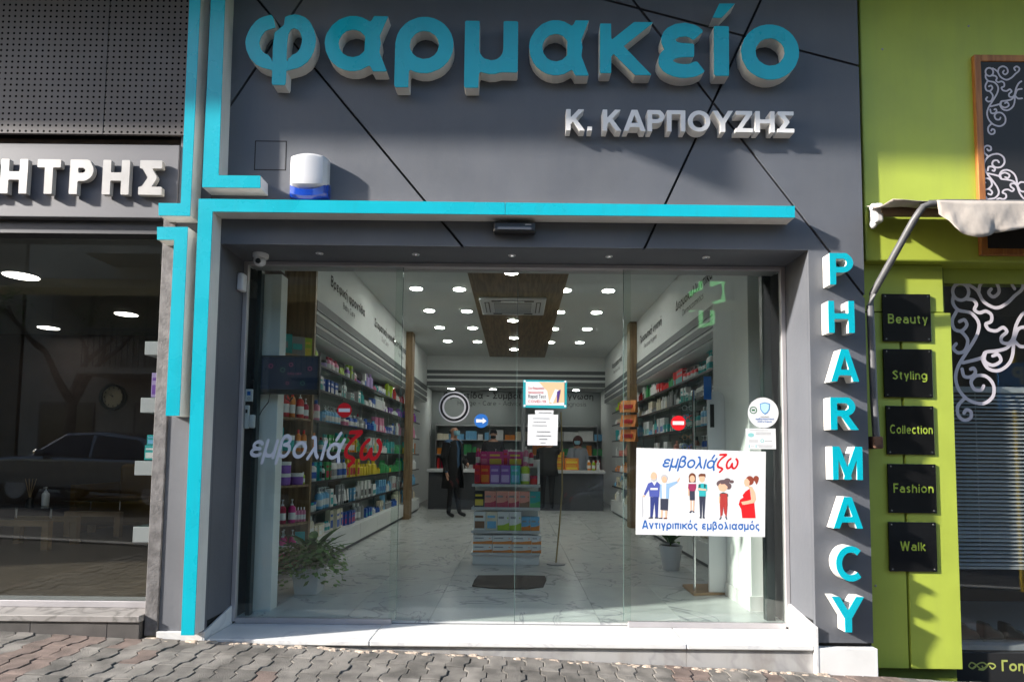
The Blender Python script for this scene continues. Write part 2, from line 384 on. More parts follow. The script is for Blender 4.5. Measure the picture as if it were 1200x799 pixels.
# the alphabet: lower case has x-height 1, capitals have height 1; w is the stroke width
def low(ch, w):
    h = w / 2; s = 1 - w
    q = lambda st: [[(h + x * s, h + y * s) for x, y in a] for a in st]
    o = E(.5, .5, .5, .5, 0, 360); b = None
    acc = {'ά': 'α', 'έ': 'ε', 'ή': 'η', 'ί': 'ι', 'ό': 'ο', 'ύ': 'υ', 'ώ': 'ω'}
    if ch in acc:
        adv, st = low(acc[ch], w); c = (adv - .1) / 2 if ch != 'ί' else h
        return adv, st + [L((c, 1.12 + .1 * w), (c + .17, 1.5))]
    G = {
     'ο': (1, [o]), 'o': (1, [o]),
     'α': (1.12, [o, S((1.2, 1.3), (1.09, 1.0), (.98, .75), (.94, .5), (.98, .25), (1.09, 0), (1.2, -.3))]),
     'a': (.85, [E(.42, .32, .42, .32, 0, 360), L((.85, -h), (.85, .62)) + E(.45, .62, .4, .38, 0, 150)]),
     'ρ': (1, [o, L((0, .5), (0, -.5))]), 'p': (1, [o, L((0, 1 + h), (0, -.5))]),
     'b': (1, [o, L((0, -h), (0, 1.5))]), 'd': (1, [o, L((1, -h), (1, 1.5))]), 'g': (1, [o, L((1, 1), (1, -.1)) + E(.52, -.1, .48, .42, 0, -150)]),
     'μ': (.86, [L((0, 1 + h), (0, -.5)), L((0, .9), (0, .42)) + E(.43, .42, .43, .42, 180, 360) + L((.86, .9)), L((.86, 1 + h), (.86, -h))]),
     'u': (.86, [L((0, 1 + h), (0, .42)) + E(.43, .42, .43, .42, 180, 360) + L((.86, .9)), L((.86, 1 + h), (.86, -h))]),
     'κ': (.85, [L((0, -h), (0, 1 + h)), X1((.05, .42), (.88, 1), .5), X1((.26, .56), (.9, 0), .5)]), 'k': (.8, [L((0, -h), (0, 1.5)), L((.75, 1 + h), (.05, .4)), L((.25, .55), (.82, -h))]),
     'ε': (.8, [E(.46, .75, .38, .25, 25, 270) , E(.46, .25, .45, .25, 90, 330), L((.4, .5), (.7, .5))]),
     'ι': (0, [L((0, -h), (0, 1 + h))]), 'i': (0, [L((0, -h), (0, 1 + h)), L((0, 1.3), (0, 1.5))]), 'l': (0, [L((0, -h), (0, 1.5))]),
     'φ': (1.34, [S((.50, 1.0), (.18, .88), (0, .5), (.18, .12), (.67, 0), (1.16, .12), (1.34, .52), (1.22, .89), (.96, 1.0), (.73, .85), (.66, .5), (.66, .2)), L((.66, .5), (.66, -.5))]),
     'ν': (.8, [X((0, 1), (.4, 0), .2), X((.4, 0), (.8, 1), .2)]), 'v': (.8, [X((0, 1), (.4, 0), .2), X((.4, 0), (.8, 1), .2)]),
     'γ': (.8, [L((0, 1 + h), (.42, 0)), L((.84, 1 + h), (.42, 0), (.36, -.5))]), 'y': (.8, [L((0, 1 + h), (.42, .05)), L((.84, 1 + h), (.3, -.5))]),
     'w': (1.2, [L((0, 1), (.3, 0)), L((.3, 0), (.6, 1)), L((.6, 1), (.9, 0)), L((.9, 0), (1.2, 1))]),
     'τ': (.66, [L((-h, 1), (.66 + h, 1)), L((.33, 1), (.33, .3)) + E(.55, .3, .22, .3, 180, 280)]), 't': (.5, [L((-.1, 1), (.5, 1)), L((.18, 1.35), (.18, .3)) + E(.42, .3, .24, .3, 180, 280)]), 'f': (.5, [L((-.1, 1), (.5, 1)), L((.18, -h), (.18, 1.2)) + E(.43, 1.2, .25, .28, 180, 90)]),
     'π': (.9, [L((-.05 - h, 1), (.95 + h, 1)), L((.12, 1), (.12, -h)), L((.78, 1), (.78, -h))]),
     'σ': (1, [o, L((.5, 1), (1.1 + h, 1))]), 'ς': (.8, [E(.45, .55, .45, .45, 50, 250) + S((.3, .12), (.6, .02), (.68, -.15), (.5, -.35))]),
     's': (.66, [S((.62, .88), (.33, 1.0), (.06, .78), (.33, .52), (.62, .26), (.34, 0), (0, .12))]), 'c': (.8, [E(.5, .5, .5, .5, 50, 310)]), 'e': (.95, [L((.04, .5), (.95, .5)), E(.5, .5, .47, .5, 0, 315)]),
     'n': (.82, [L((0, -h), (0, 1 + h)), L((0, .2), (0, .58)) + E(.41, .58, .41, .42, 180, 0) + L((.82, -h))]), 'h': (.82, [L((0, -h), (0, 1.5)), L((0, .2), (0, .58)) + E(.41, .58, .41, .42, 180, 0) + L((.82, -h))]),
     'η': (.82, [L((0, -h), (0, 1 + h)), L((0, .2), (0, .58)) + E(.41, .58, .41, .42, 180, 0) + L((.82, -.5))]), 'r': (.5, [L((0, -h), (0, 1 + h)), L((0, .3), (0, .58)) + E(.38, .58, .38, .42, 180, 80)]),
     'm': (1.4, [L((0, -h), (0, 1 + h)), L((0, .2), (0, .62)) + E(.35, .62, .35, .38, 180, 0) + L((.7, -h)), L((.7, .2), (.7, .62)) + E(1.05, .62, .35, .38, 180, 0) + L((1.4, -h))]),
     'λ': (.85, [S((-.02, 1.42), (.18, 1.4), (.3, 1.1), (.6, .3), (.85, 0)), L((.42, .75), (0, -h))]),
     'δ': (.95, [E(.47, .47, .47, .47, 0, 360), S((.6, .9), (.2, 1.2), (.45, 1.45), (.8, 1.4))]),
     'β': (.9, [L((0, -.5), (0, 1.0)) + S((0, 1.1), (.12, 1.4), (.42, 1.48), (.72, 1.25), (.62, .95), (.3, .84)), S((.3, .84), (.75, .75), (.88, .4), (.7, .08), (.4, 0), (.02, .15))]),
     'ζ': (.75, [S((.02, 1.4), (.4, 1.42), (.75, 1.4), (.3, 1.0), (.02, .5), (.15, .12), (.55, .0), (.72, -.15), (.5, -.42))]),
     'ω': (1.25, [S((.3, 1), (.05, .75), (0, .35), (.2, 0), (.5, .1), (.62, .5), (.74, .1), (1.05, 0), (1.25, .35), (1.2, .75), (.95, 1))]),
     'υ': (.82, [L((0, 1 + h), (0, .42)) + E(.41, .42, .41, .42, 180, 360) + L((.82, 1 + h))]), 'χ': (.8, [L((0, 1), (.8, -.45)), L((.8, 1), (0, -.45))]), 'ξ': (.7, [S((.05, 1.4), (.6, 1.4), (.15, 1.1), (.5, .8), (.05, .45), (.3, .05), (.65, -.1), (.5, -.4))]),
     'θ': (.9, [E(.45, .7, .45, .75, 0, 360), L((.05, .7), (.85, .7))]),
    }
    if ch not in G: return .3, []
    adv, st = G[ch]; return adv * s + w, q(st)
def capl(ch, w):
    h = w / 2
    same = {'Α': 'A', 'Β': 'B', 'Ε': 'E', 'Η': 'H', 'Κ': 'K', 'Μ': 'M', 'Ο': 'O', 'Ρ': 'P', 'Τ': 'T', 'Υ': 'Y', 'Ζ': 'Z', 'Ι': 'I', 'Χ': 'X', 'Ν': 'N'}
    ch = same.get(ch, ch)
    bowl = lambda x, y0, y1: L((h, y1 - h), (x - (y1 - y0) / 2 + h, y1 - h)) + E(x - (y1 - y0) / 2, (y0 + y1) / 2, (y1 - y0) / 2 - h, (y1 - y0) / 2 - h, 90, -90) + L((h, y0 + h))
    stem = L((h, 0), (h, 1))
    G = {
     'P': (.68, [stem, bowl(.68, .38, 1)]), 'R': (.74, [stem, bowl(.68, .42, 1), X1((.34, .5), (.72 - h * .7, 0), .4)]), 'B': (.7, [stem, bowl(.66, .48, 1), bowl(.7, 0, .5 + h)]),
     'H': (.78, [stem, L((.78 - h, 0), (.78 - h, 1)), L((h, .52), (.78 - h, .52))]), 'T': (.68, [L((0, 1 - h), (.68, 1 - h)), L((.34, 0), (.34, 1))]), 'I': (w, [stem]),
     'A': (.84, [X((h * .8, 0), (.42 - h * .25, 1), .2), X((.84 - h * .8, 0), (.42 + h * .25, 1), .2), L((.2, .28), (.64, .28))]),
     'M': (.94, [stem, L((.94 - h, 0), (.94 - h, 1)), X((h + .04, 1), (.47, .12), .15), X((.94 - h - .04, 1), (.47, .12), .15)]), 'N': (.78, [stem, L((.78 - h, 0), (.78 - h, 1)), X((h, 1), (.78 - h, 0), .1)]),
     'C': (.82, [E(.46, .5, .46 - h, .5 - h, 48, 312)]), 'O': (.9, [E(.45, .5, .45 - h, .5 - h, 0, 360)]), 'S': (.66, [S((.6, .8), (.33, 1 - h), (h, .74), (.33, .52), (.66 - h, .27), (.33, h), (.04, .18))]),
     'Y': (.8, [L((.4, 0), (.4, .45)), X1((.4, .42), (.8 - h, 1), .4), X1((.4, .42), (h, 1), .4)]), 'K': (.76, [stem, X1((h, .34), (.7 - h, 1), .3), X1((.28, .58), (.74 - h, 0), .35)]),
     'Π': (.74, [stem, L((.74 - h, 0), (.74 - h, 1)), L((0, 1 - h), (.74, 1 - h))]), 'Z': (.7, [L((.02, 1 - h), (.68, 1 - h)), L((0, h), (.7, h)), X((h * 1.2, h), (.7 - h * 1.2, 1 - h), .01)]),
     'Σ': (.68, [L((.02, 1 - h), (.66, 1 - h)), L((0, h), (.68, h)), L((h * 1.1, 1 - h * .6), (.40, .5), (h * 1.1, h * .6))]),
     'E': (.6, [stem, L((0, 1 - h), (.6, 1 - h)), L((0, h), (.6, h)), L((0, .52), (.55, .52))]), 'F': (.58, [stem, L((0, 1 - h), (.58, 1 - h)), L((0, .5), (.52, .5))]), 'Γ': (.56, [stem, L((0, 1 - h), (.56, 1 - h))]),
     'W': (1.1, [X((h, 1), (.3, 0), .2), X((.3, 0), (.55, 1), .2), X((.55, 1), (.8, 0), .2), X((.8, 0), (1.1 - h, 1), .2)]), 'D': (.8, [stem, L((h, 1 - h), (.3, 1 - h)) + E(.34, .5, .46 - h, .5 - h, 90, -90) + L((h, h))]), 'V': (.8, [X((h, 1), (.4, 0), .2), X((.4, 0), (.8 - h, 1), .2)]),
     'Δ': (.84, [X((h * .8, 0), (.42, 1), .2), X((.84 - h * .8, 0), (.42, 1), .2), L((.08, h), (.76, h))]), 'Φ': (.9, [L((.45, 0), (.45, 1)), E(.45, .5, .45 - h, .36 - h, 0, 360)]), 'X': (.76, [X((h, 1), (.76 - h, 0)), X((.76 - h, 1), (h, 0))]),
     'L': (.56, [stem, L((0, h), (.56, h))]), 'G': (.86, [E(.46, .5, .46 - h, .5 - h, 48, 340) + L((.86 - h, .48)), L((.5, .48), (.86, .48))]), 'U': (.76, [L((h, 1), (h, .38)) + E(.38, .38, .38 - h, .38 - h, 180, 360) + L((.76 - h, 1))]),
     '1': (.4, [L((.3, 0), (.3, 1)), L((.3, .95), (.05, .75))]), '9': (.66, [E(.33, .68, .33 - h, .32 - h, 0, 360), S((.66 - h, .68), (.62, .35), (.4, h), (.1, .1))]), '0': (.66, [E(.33, .5, .33 - h, .5 - h, 0, 360)]), '-': (.4, [L((0, .42), (.4, .42))]), '.': (w, [L((0, h), (w, h))]), ',': (w * 1.1, [L((0, h), (w, h)), L((h, h), (h * .6, -w * .7))]), '/': (.4, [L((0, 0), (.4, 1))]), ':': (w, [L((0, h), (w, h)), L((0, .6), (w, .6))]),
    }
    return G.get(ch, (.3, []))
def glyph(ch, w, cap='butt', caps_scale=1.42):
    """shape in x-height units for mixed text; capitals scaled up"""
    if ch == ' ': return .42, None
    if ch.islower():
        adv, st = low(ch, w)
        if not st: return adv, None
        clip = (0, 1) if ch in 'νvwκα' else ((-.5, 1) if ch in 'γy' else None)
        return adv, shape((ch, round(w, 3), cap), st, w, cap, clip)
    wc = w / caps_scale * 1.05; adv, st = capl(ch, wc)
    if not st: return adv, None
    lo = -.3 if ch == ',' else 0
    lp, v, f = shape((ch, round(wc, 3), cap, 'C'), st, wc, cap, (lo, 1))
    k = caps_scale
    return adv * k, ([[(x * k, y * k) for x, y in q] for q in lp], [(x * k, y * k) for x, y in v], f)
def text_width(t, w, gap): return sum(glyph(c, w)[0] + gap for c in t) - gap
def text(mb, t, x, z, size, w, y0, y1=None, gap=.18, mi=0, slant=0.0, width=None, cap='butt', center=False, frame=None):
    """writes t on a plane facing -Y at y0; size = x-height in metres; width squeezes the line to that length"""
    tot = text_width(t, w, gap); sx = (width / (tot * size)) if width else 1.0
    cx = -tot / 2 if center else 0.0
    fr = frame or (lambda a, b: (x + a * sx * size, z + b * size))
    for c in t:
        adv, sh = glyph(c, w, cap)
        if sh: put_shape(mb, sh, (lambda a, b, o=cx: fr(o + a + slant * b, b)), y0, y1 if y1 is not None else y0, mi)
        cx += adv + gap
    return mb

# ------------------------------------------------------------------ palette
m_wall = mat('anthracite_render', (.100, .106, .122), .6, var=.1, scale=2.2, bump=.10, bscale=30)
weather(m_wall, (.150, .150, .150), .32, (2.2, 2.2, .35), .42, .8)
m_black = mat('black_backing', (.006, .006, .007), .8)
m_turq = mat('turquoise_acrylic', (.0, .40, .50), .28, var=.07, scale=3)
weather(m_turq, (.03, .26, .31), .3, (9, 9, .6), .5, .85)
m_white = mat('white_acrylic', (.72, .71, .67), .4, var=.05, scale=4)
weather(m_white, (.42, .39, .34), .4, (6, 6, 1.5), .48, .85)
m_marble = weather(marble('white_marble', (.76, .76, .75), (.64, .64, .65), 1.6, .03, .35), (.42, .39, .35), .35, (3, 3, 3), .52, .85)
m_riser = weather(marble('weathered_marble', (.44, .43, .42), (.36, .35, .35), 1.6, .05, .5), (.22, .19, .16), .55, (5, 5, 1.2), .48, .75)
m_tile = marble('marble_floor_tile', (.66, .68, .67), (.36, .37, .39), 1.1, .013, .24)
m_grout = mat('grey_grout', (.25, .25, .25), .9)
m_alu = mat('brushed_aluminium', (.42, .40, .41), .4, metal=.25, var=.06)
m_dkalu = mat('dark_anodised', (.06, .06, .065), .4, metal=.6)
m_plaster = mat('white_plaster', (.70, .72, .71), .7, var=.03, scale=3)
m_ceil = mat('ceiling_paint', (.62, .64, .63), .8)
m_stripe = mat('grey_stripe', (.10, .11, .115), .6)
m_oak = wood('oak_veneer', (.30, .20, .105), (.19, .12, .06), (9, 9, .7))
m_oakx = wood('oak_ceiling', (.22, .145, .075), (.12, .075, .038), (8, .6, 8))
m_glass = glass('door_glass', (.935, .972, .955), .85)
m_shopglass = glass('shop_window_glass', (.86, .88, .87), 1.0)
m_shelfglass = glass('shelf_glass', (.75, .85, .82), .8)
m_chrome = mat('chrome', (.75, .75, .76), .12, metal=1)
m_blackplastic = mat('black_plastic', (.012, .012, .013), .35)
m_whiteplastic = mat('white_plastic', (.60, .60, .62), .35)
m_fixture = mat('white_fixture', (.80, .80, .80), .35)
m_grey = mat('mid_grey', (.3, .3, .31), .6)
m_paper = mat('white_paper', (.70, .71, .72), .7)
m_red = mat('sign_red', (.62, .008, .015), .4)
m_blue = mat('print_blue', (.012, .12, .42), .5)
m_dktext = mat('dark_print', (.03, .032, .035), .7)
m_asphalt = mat('asphalt', (.05, .05, .052), .9, var=.25, scale=30, bump=.4, bscale=220)
m_paver = mat('concrete_paver', (.155, .143, .128), .9, var=.45, scale=7, bump=.5, bscale=130, rand=.24)
m_paver_red = mat('red_paver', (.16, .118, .10), .9, var=.35, scale=9, bump=.5, bscale=130, rand=.14)
m_sand = mat('joint_sand', (.035, .03, .025), 1.0, var=.4, scale=40)
m_mortar = mat('crumbling_mortar', (.42, .34, .27), .95, var=.3, scale=25, bump=.8, bscale=60)
m_green = mat('lime_green_paint', (.38, .455, .06), .5, var=.08, scale=2.5, bump=.05, bscale=40)
weather(m_green, (.26, .29, .07), .4, (4, 4, .5), .48, .85)
m_stone = mat('grey_stone', (.135, .128, .128), .75, var=.35, scale=18, bump=.3, bscale=60)
m_conc = mat('concrete_render', (.45, .43, .40), .9, var=.12, scale=1.2)

# ------------------------------------------------------------------ ground: pavement, kerb, road, far pavement
def sheet(x0, x1, y0, y1, dz, thick, extra=0.0):
    v = []
    for zz in (-thick, 0):
        for y in (y0, y1):
            for x in (x0, x1): v.append((x, y, ground(x) + dz + zz))
    return v
GX0, GX1 = -45, 45
pave = struct(MB().hexa(sheet(GX0, GX1, -3.3, -.30, -.028, .25)).build('pavement', m_sand, origin=(0, -2, 0)))
struct(MB().hexa(sheet(GX0, GX1, -3.45, -3.304, -.004, .3)).build('kerb', m_conc, bevel=.015))
struct(MB().hexa(sheet(GX0, GX1, -60, -3.454, -.14, .3)).build('road', m_asphalt))
struct(MB().hexa(sheet(GX0, GX1, -12.4, -10.2, -.01, .4)).build('far_pavement', m_conc))

SLOPE = math.atan(.042)
def paver_poly(w, l, jit=0):
    g = .0021; h, k = w / 2 - g, l / 2 - g * .35; a = .013
    ys = [-k, -k * .62, -k * .38, k * .38, k * .62, k]; dx = [-a, -a, a, a, -a, -a]
    return [(h + dx[i], ys[i]) for i in range(6)] + [(-h + dx[5 - i], ys[5 - i]) for i in range(6)]
def paver_mb(w, l, ox=0, oy=0, oz=0, mb=None, mi=0):
    mb = mb or MB(); p = paver_poly(w, l); n = len(p); c = .0035
    q = [(x - math.copysign(c, x), y - math.copysign(c, y)) for x, y in p]
    v = [(ox + x, oy + y, oz - .03) for x, y in p] + [(ox + x, oy + y, oz - c) for x, y in p] + [(ox + x, oy + y, oz) for x, y in q]
    f = [(i, (i + 1) % n, (i + 1) % n + n, i + n) for i in range(n)] + [(i + n, (i + 1) % n + n, (i + 1) % n + 2 * n, i + 2 * n) for i in range(n)] + [tuple(range(2 * n, 3 * n))]
    return mb.add([tuple(a) for a in v], f, mi)
PW, PL = .1125, .222
pm = [paver_mb(PW, PL).mesh('paver', m_paver), paver_mb(PW, PL).mesh('paver', m_paver_red)]
far = MB(); rnd = random.Random(5); cnt = 0
for r in range(14):
    for c in range(-36, 37):
        x = c * PW + (.5 * PW if False else 0); y = -.47 - r * PL
        rows = 1 if x > .9 else (2 if x > -.7 else (4 if x > -2.2 else 5))
        red = (c % 27 in (2, 3, 4) and x < -2.0) or (x > 1.0 and rnd.random() < .45) or rnd.random() < .02
        near = r <= rows and abs(x) < 3.9
        dz = rnd.uniform(-.004, .003)
        if near:
            o = bpy.data.objects.new('paver', pm[1 if red else 0]); col.objects.link(o); o.parent = pave; cnt += 1
            o.location = (x, y + 2, ground(x) + dz); o.rotation_euler = (rnd.uniform(-.012, .012), SLOPE + rnd.uniform(-.014, .014), rnd.uniform(-.012, .012))
        else:
            paver_mb(PW, PL, x, y, ground(x) + dz, far, 1 if red else 0)
print('pavers', cnt)
stuff(far.build('paving', [m_paver, m_paver_red], pave))
# crumbled mortar along the foot of the shop fronts
mm = MB(); rn = random.Random(8)
for i in range(150):
    x = rn.uniform(-2.3, 1.95); y = -.375 - abs(rn.gauss(0, .022)); r = rn.uniform(.006, .022)
    mm.ball((x, y, ground(x) - .004), (r * 1.8, r, r * .7), 6)
stuff(mm.build('mortar_rubble', m_mortar), 'crumbs of pale mortar along the foot of the marble step', 'rubble')

# ------------------------------------------------------------------ pharmacy building: walls, floor, ceiling
XL, XR = -1.96, 1.905               # reveals
TOPZ = 2.525                        # soffit
ph = thing('pharmacy_shopfront', 'dark anthracite shopfront wall around the pharmacy entrance', 'shopfront', (0, -.2, -.3))
B = lambda *a: MB().box(*a)
m_backing = m_black
def split_poly(p, a, b, gap):
    dx, dz = b[0] - a[0], b[1] - a[1]; n = math.hypot(dx, dz); nx, nz = -dz / n, dx / n
    def clip(sgn):
        out = []
        for i in range(len(p)):
            P, Q = p[i], p[(i + 1) % len(p)]
            dp = sgn * ((P[0] - a[0]) * nx + (P[1] - a[1]) * nz) - gap / 2; dq = sgn * ((Q[0] - a[0]) * nx + (Q[1] - a[1]) * nz) - gap / 2
            if dp >= 0: out.append(P)
            if dp * dq < 0: t = dp / (dp - dq); out.append((P[0] + (Q[0] - P[0]) * t, P[1] + (Q[1] - P[1]) * t))
        return out
    return [q for q in (clip(1), clip(-1)) if len(q) > 2]
FW = -.35
lines = [((354, 0), (265, 131)), ((302, 0), (534, 279)), ((713, 1), (997, 75)), ((743, 2), (972, 295)), ((891, 2), (760, 281))]
lines = [(at(*a, FW), at(*b, FW)) for a, b in lines]
def panels(poly, use):
    ps = [poly]
    for k in use:
        ps = [q for p in ps for q in split_poly(p, *lines[k], .016)]
    return ps
XE = 2.268
for p in panels([(-2.03, TOPZ), (XE, TOPZ), (XE, 5.0), (-2.03, 5.0)], range(5)):
    MB().prism_xz(p, FW, FW + .028).build('cladding_panel', m_wall, ph)
for p in panels([(XR, .0), (XE, .0), (XE, TOPZ), (XR, TOPZ)], [3]):
    MB().prism_xz(p, FW, FW + .028).build('cladding_panel', m_wall, ph)
MB().box(-2.249, XL, FW, FW + .028, .03, TOPZ).build('left_pier_panel', m_wall, ph)
MB().box(-2.249, -2.032, FW, FW + .028, TOPZ, 5.0).build('left_pier_panel', m_wall, ph)
# core behind the cladding
MB().box(-2.24, XE - .01, FW + .03, .1, TOPZ + .012, 6.6).build('lintel', m_black, ph)
MB().box(XR + .012, XE - .006, FW + .03, .3, -.3, TOPZ + .01).build('right_pier', m_black, ph)
MB().box(-2.24, XL - .012, FW + .03, .3, -.3, TOPZ + .01).build('left_pier', m_black, ph)
MB().box(XE - .005, XE, FW + .03, -.1, -.2, 6.4).build('end_return', m_black, ph)
MB().box(XL - .01, XL, FW + .03, .02, .09, TOPZ).build('reveal', m_wall, ph)
MB().box(XR, XR + .01, FW + .03, .02, .13, TOPZ).build('reveal', m_wall, ph)
MB().box(XL, XR, FW + .03, .06, TOPZ, TOPZ + .01).build('soffit', m_wall, ph)
a0, a1 = at(299, 165, FW), at(335, 200, FW)
hp = MB(); 
for q in ((a0[0], a1[0], a0[1] - .006, a0[1]), (a0[0], a1[0], a1[1], a1[1] + .006), (a0[0], a0[0] + .006, a1[1], a0[1]), (a1[0] - .006, a1[0], a1[1], a0[1])):
    hp.box(q[0], q[1], FW - .001, FW + .01, q[2], q[3])
hp.build('access_hatch', m_black, ph)
# marble plinths and skirting
MB().box(-2.25, XL + .004, FW - .022, FW + .1, -.3, .03).build('marble_plinth', m_marble, ph, bevel=.003)
MB().box(XR - .004, XE + .012, FW - .025, FW + .1, -.5, -.028).build('marble_plinth', m_marble, ph, bevel=.003)
MB().prism_yz([(FW - .02, .032), (0, .11), (0, -.1), (FW - .02, -.1)], XL - .001, XL + .012).build('marble_skirting', m_marble, ph)
MB().prism_yz([(FW - .028, .1), (0, .16), (0, -.3), (FW - .028, -.3)], XR - .014, XR + .001).build('marble_skirting', m_marble, ph)

# marble step: three treads with their risers
st = thing('marble_step', 'white marble entrance step below the glass doors', 'step', (0, -.2, -.3))
xs = [XL + .014, at(440, 738, -.2)[0], at(797, 740, -.2)[0], XR - .016]
for i in range(3):
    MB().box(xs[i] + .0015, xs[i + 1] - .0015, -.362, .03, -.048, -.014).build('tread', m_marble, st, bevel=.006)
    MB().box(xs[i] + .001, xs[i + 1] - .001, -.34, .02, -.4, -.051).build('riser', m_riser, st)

# interior
CEIL = 3.43
fl = struct(MB().box(-2.4, 2.4, .031, 12.4, -.3, -.009).build('floor', m_grout, origin=(0, 0, 0)))
tm = {}
for j in range(8):
    for i in range(-4, 4):
        x0, x1 = max(-2.39, i * .6), min(2.39, i * .6 + .6); y0 = .034 + j * 1.2
        k = (round(x1 - x0, 3)); 
        if k not in tm: tm[k] = MB().box(.0015, x1 - x0 - .0015, 0, 1.197, -.008, 0).mesh('floor_tile', m_tile)
        o = bpy.data.objects.new('floor_tile', tm[k]); col.objects.link(o); o.parent = fl; o.location = (x0, y0, 0)
struct(MB().box(-2.6, 2.6, .04, 9.35, CEIL, CEIL + .1).build('ceiling', m_ceil))
struct(MB().box(-2.6, 2.6, 9.4, 12.5, 2.95, 3.05).build('alcove_ceiling', mat('alcove_paint', (.3, .31, .31), .8)))
wl = struct(MB().box(-2.45, -2.36, .1, 12.5, -.1, CEIL).build('wall_left', m_plaster, origin=(0, 0, 0)))
wr = struct(MB().box(2.33, 2.42, 1.2, 12.5, -.1, CEIL).build('wall_right', m_plaster, origin=(0, 0, 0)))
wb = struct(MB().box(-2.6, 2.6, 12.3, 12.4, -.1, 3.0).build('wall_back', mat('grey_back_wall', (.26, .28, .28), .7), origin=(0, 0, 0)))
struct(MB().box(1.80, 2.4, .42, 1.25, -.1, CEIL - .001).build('wall_pillar', m_plaster, bevel=.004))
sk = MB().box(1.785, 1.80, .405, 1.25, 0, .11).box(1.80, 2.0, .405, .42, 0, .11).build('skirting', m_marble, None); struct(sk)
struct(MB().box(-2.6, 2.6, .062, .16, 2.52, CEIL).build('wall_front_inner', m_plaster))
def bulkhead(name, x0, x1, y0, y1, face):
    o = struct(MB().box(x0, x1, y0, y1, 2.36, CEIL - .002).build(name, m_plaster, origin=(0, 0, 0)))
    for za, zb in ((2.62, 2.72), (2.49, 2.575), (2.375, 2.45)):
        if face == 'x+': MB().box(x1, x1 + .012, y0 + .004, y1, za, zb).build('stripe', m_stripe, o)
        if face == 'x-': MB().box(x0 - .012, x0, y0 + .004, y1, za, zb).build('stripe', m_stripe, o)
    return o
bl = bulkhead('bulkhead_left', -2.36, -2.05, 1.79, 9.3, 'x+')
br = bulkhead('bulkhead_right', 2.0, 2.33, 1.26, 9.3, 'x-')
bk = struct(MB().box(-2.36, 2.33, 9.3, 9.4, 2.72, CEIL - .001).build('bulkhead_back', m_plaster, origin=(0, 0, 0)))
for za, zb in ((3.02, 3.10), (2.9, 2.97), (2.74, 2.84)): MB().box(-2.05, 2.0, 9.288, 9.3, za, zb).build('stripe', m_stripe, bk)
def side_text(parent, t, px, zc, size, X, left, w=.2, name='lettering', gap=.2):
    Y = atx(px, 400, X)[0]
    o = text(MB(), t, 0, 0, size, w, 0, center=True, gap=gap).build(name, m_dktext, origin=(0, 0, 0))
    o.parent = parent; o.location = (X + (.004 if left else -.004), Y, zc); o.rotation_euler = (0, 0, R(90 if left else -90))
for t, t2, pxs, s in (('Βρεφική φροντίδα', 'Baby Care', 408, .088), ('Στοματική υγιεινή', 'Oral Care', 451, .088), ('Φροντίδα ποδιών', 'Foot Care', 470, .088)):
    side_text(bl, t, pxs, 2.99, s, -2.05, True, .24); side_text(bl, t2, pxs, 2.86, .055, -2.05, True, .16)
for t, t2, pxs, s in (('Δερμοκαλλυντικά', 'Dermocosmetics', 812, .088), ('Προσωπική υγιεινή', 'Personal Hygiene', 762, .088), ('Φαρμακευτικά', 'Pharmaceuticals', 723, .088)):
    side_text(br, t, pxs, 3.0, s, 2.0, False, .24); side_text(br, t2, pxs, 2.87, .055, 2.0, False, .16)
for t, px, py, s, w in (('Φροντίδα - Συμβουλή', 572, 467, .13, .22), ('Hygge - Care - Advice', 574, 475, .09, .14), ('Διάγνωση', 672, 468, .13, .22), ('Diagnosis', 672, 476, .09, .14)):
    p = at(px, py, 12.29)
    text(MB(), t, p[0], p[1], s, w, 12.294, center=True).build('lettering', m_dktext, wb)
# oak ceiling panel and pillars
op = thing('ceiling_panel', 'long dark oak panel running down the middle of the shop ceiling', 'panel', (0, 5, CEIL - .05))
for i in range(4):
    xa = -.62 + i * .31; MB().box(xa + .001, xa + .309, 2.0, 9.1, CEIL - .05, CEIL - .004).build('board', m_oakx, op)
def oak_pillar(x0, x1, y0, y1, z0, label):
    tag(MB().box(x0, x1, y0, y1, z0, CEIL - .003).build('oak_pillar', m_oak, bevel=.003), label, 'pillar')
struct(MB().box(-2.4, -1.80, .28, .40, -.1, 2.519).build('wall_return', m_plaster, bevel=.003))
oak_pillar(-2.36, -2.04, 1.74, 1.788, 0, 'oak panel standing at the near end of the left shelves')
oak_pillar(-2.05, -1.93, 6.7, 6.95, 0, 'narrow oak pillar halfway along the left wall')
oak_pillar(1.88, 2.0, 5.7, 5.95, 0, 'narrow oak pillar halfway along the right wall')

# balcony of the storey above, which shades the top of the front
bal = thing('upper_balcony', 'concrete balcony jutting out above the pharmacy sign', 'balcony', (0, -.9, 4.75))
MB().box(-9, 7.5, -1.42, -.3, 4.73, 4.9).build('slab', m_conc, bal)
MB().box(-9, 7.5, -1.42, -1.36, 4.9, 5.05).build('parapet', m_conc, bal)
ub = thing('upper_storey', 'plain rendered upper storey above the three shops', 'building', (0, 0, 5))
MB().box(-9, 7.5, -.29, .0, 5.01, 13).build('wall', m_conc, ub)

bs_ = thing('projecting_sign', 'green blade sign jutting out from the wall above the pharmacy letters', 'sign', (-1.34, -.9, 3.9))
MB().prism_yz([(FW - .12, 4.25), (FW - .45, 4.12), (FW - .95, 4.24), (FW - .95, 4.7), (FW - .12, 4.7)], -1.36, -1.28).build('panel', mat('sign_green', (.02, .22, .06), .4), bs_)
MB().box(-1.34, -1.30, FW - .119, FW - .001, 4.35, 4.5).build('bracket', m_dkalu, bs_)

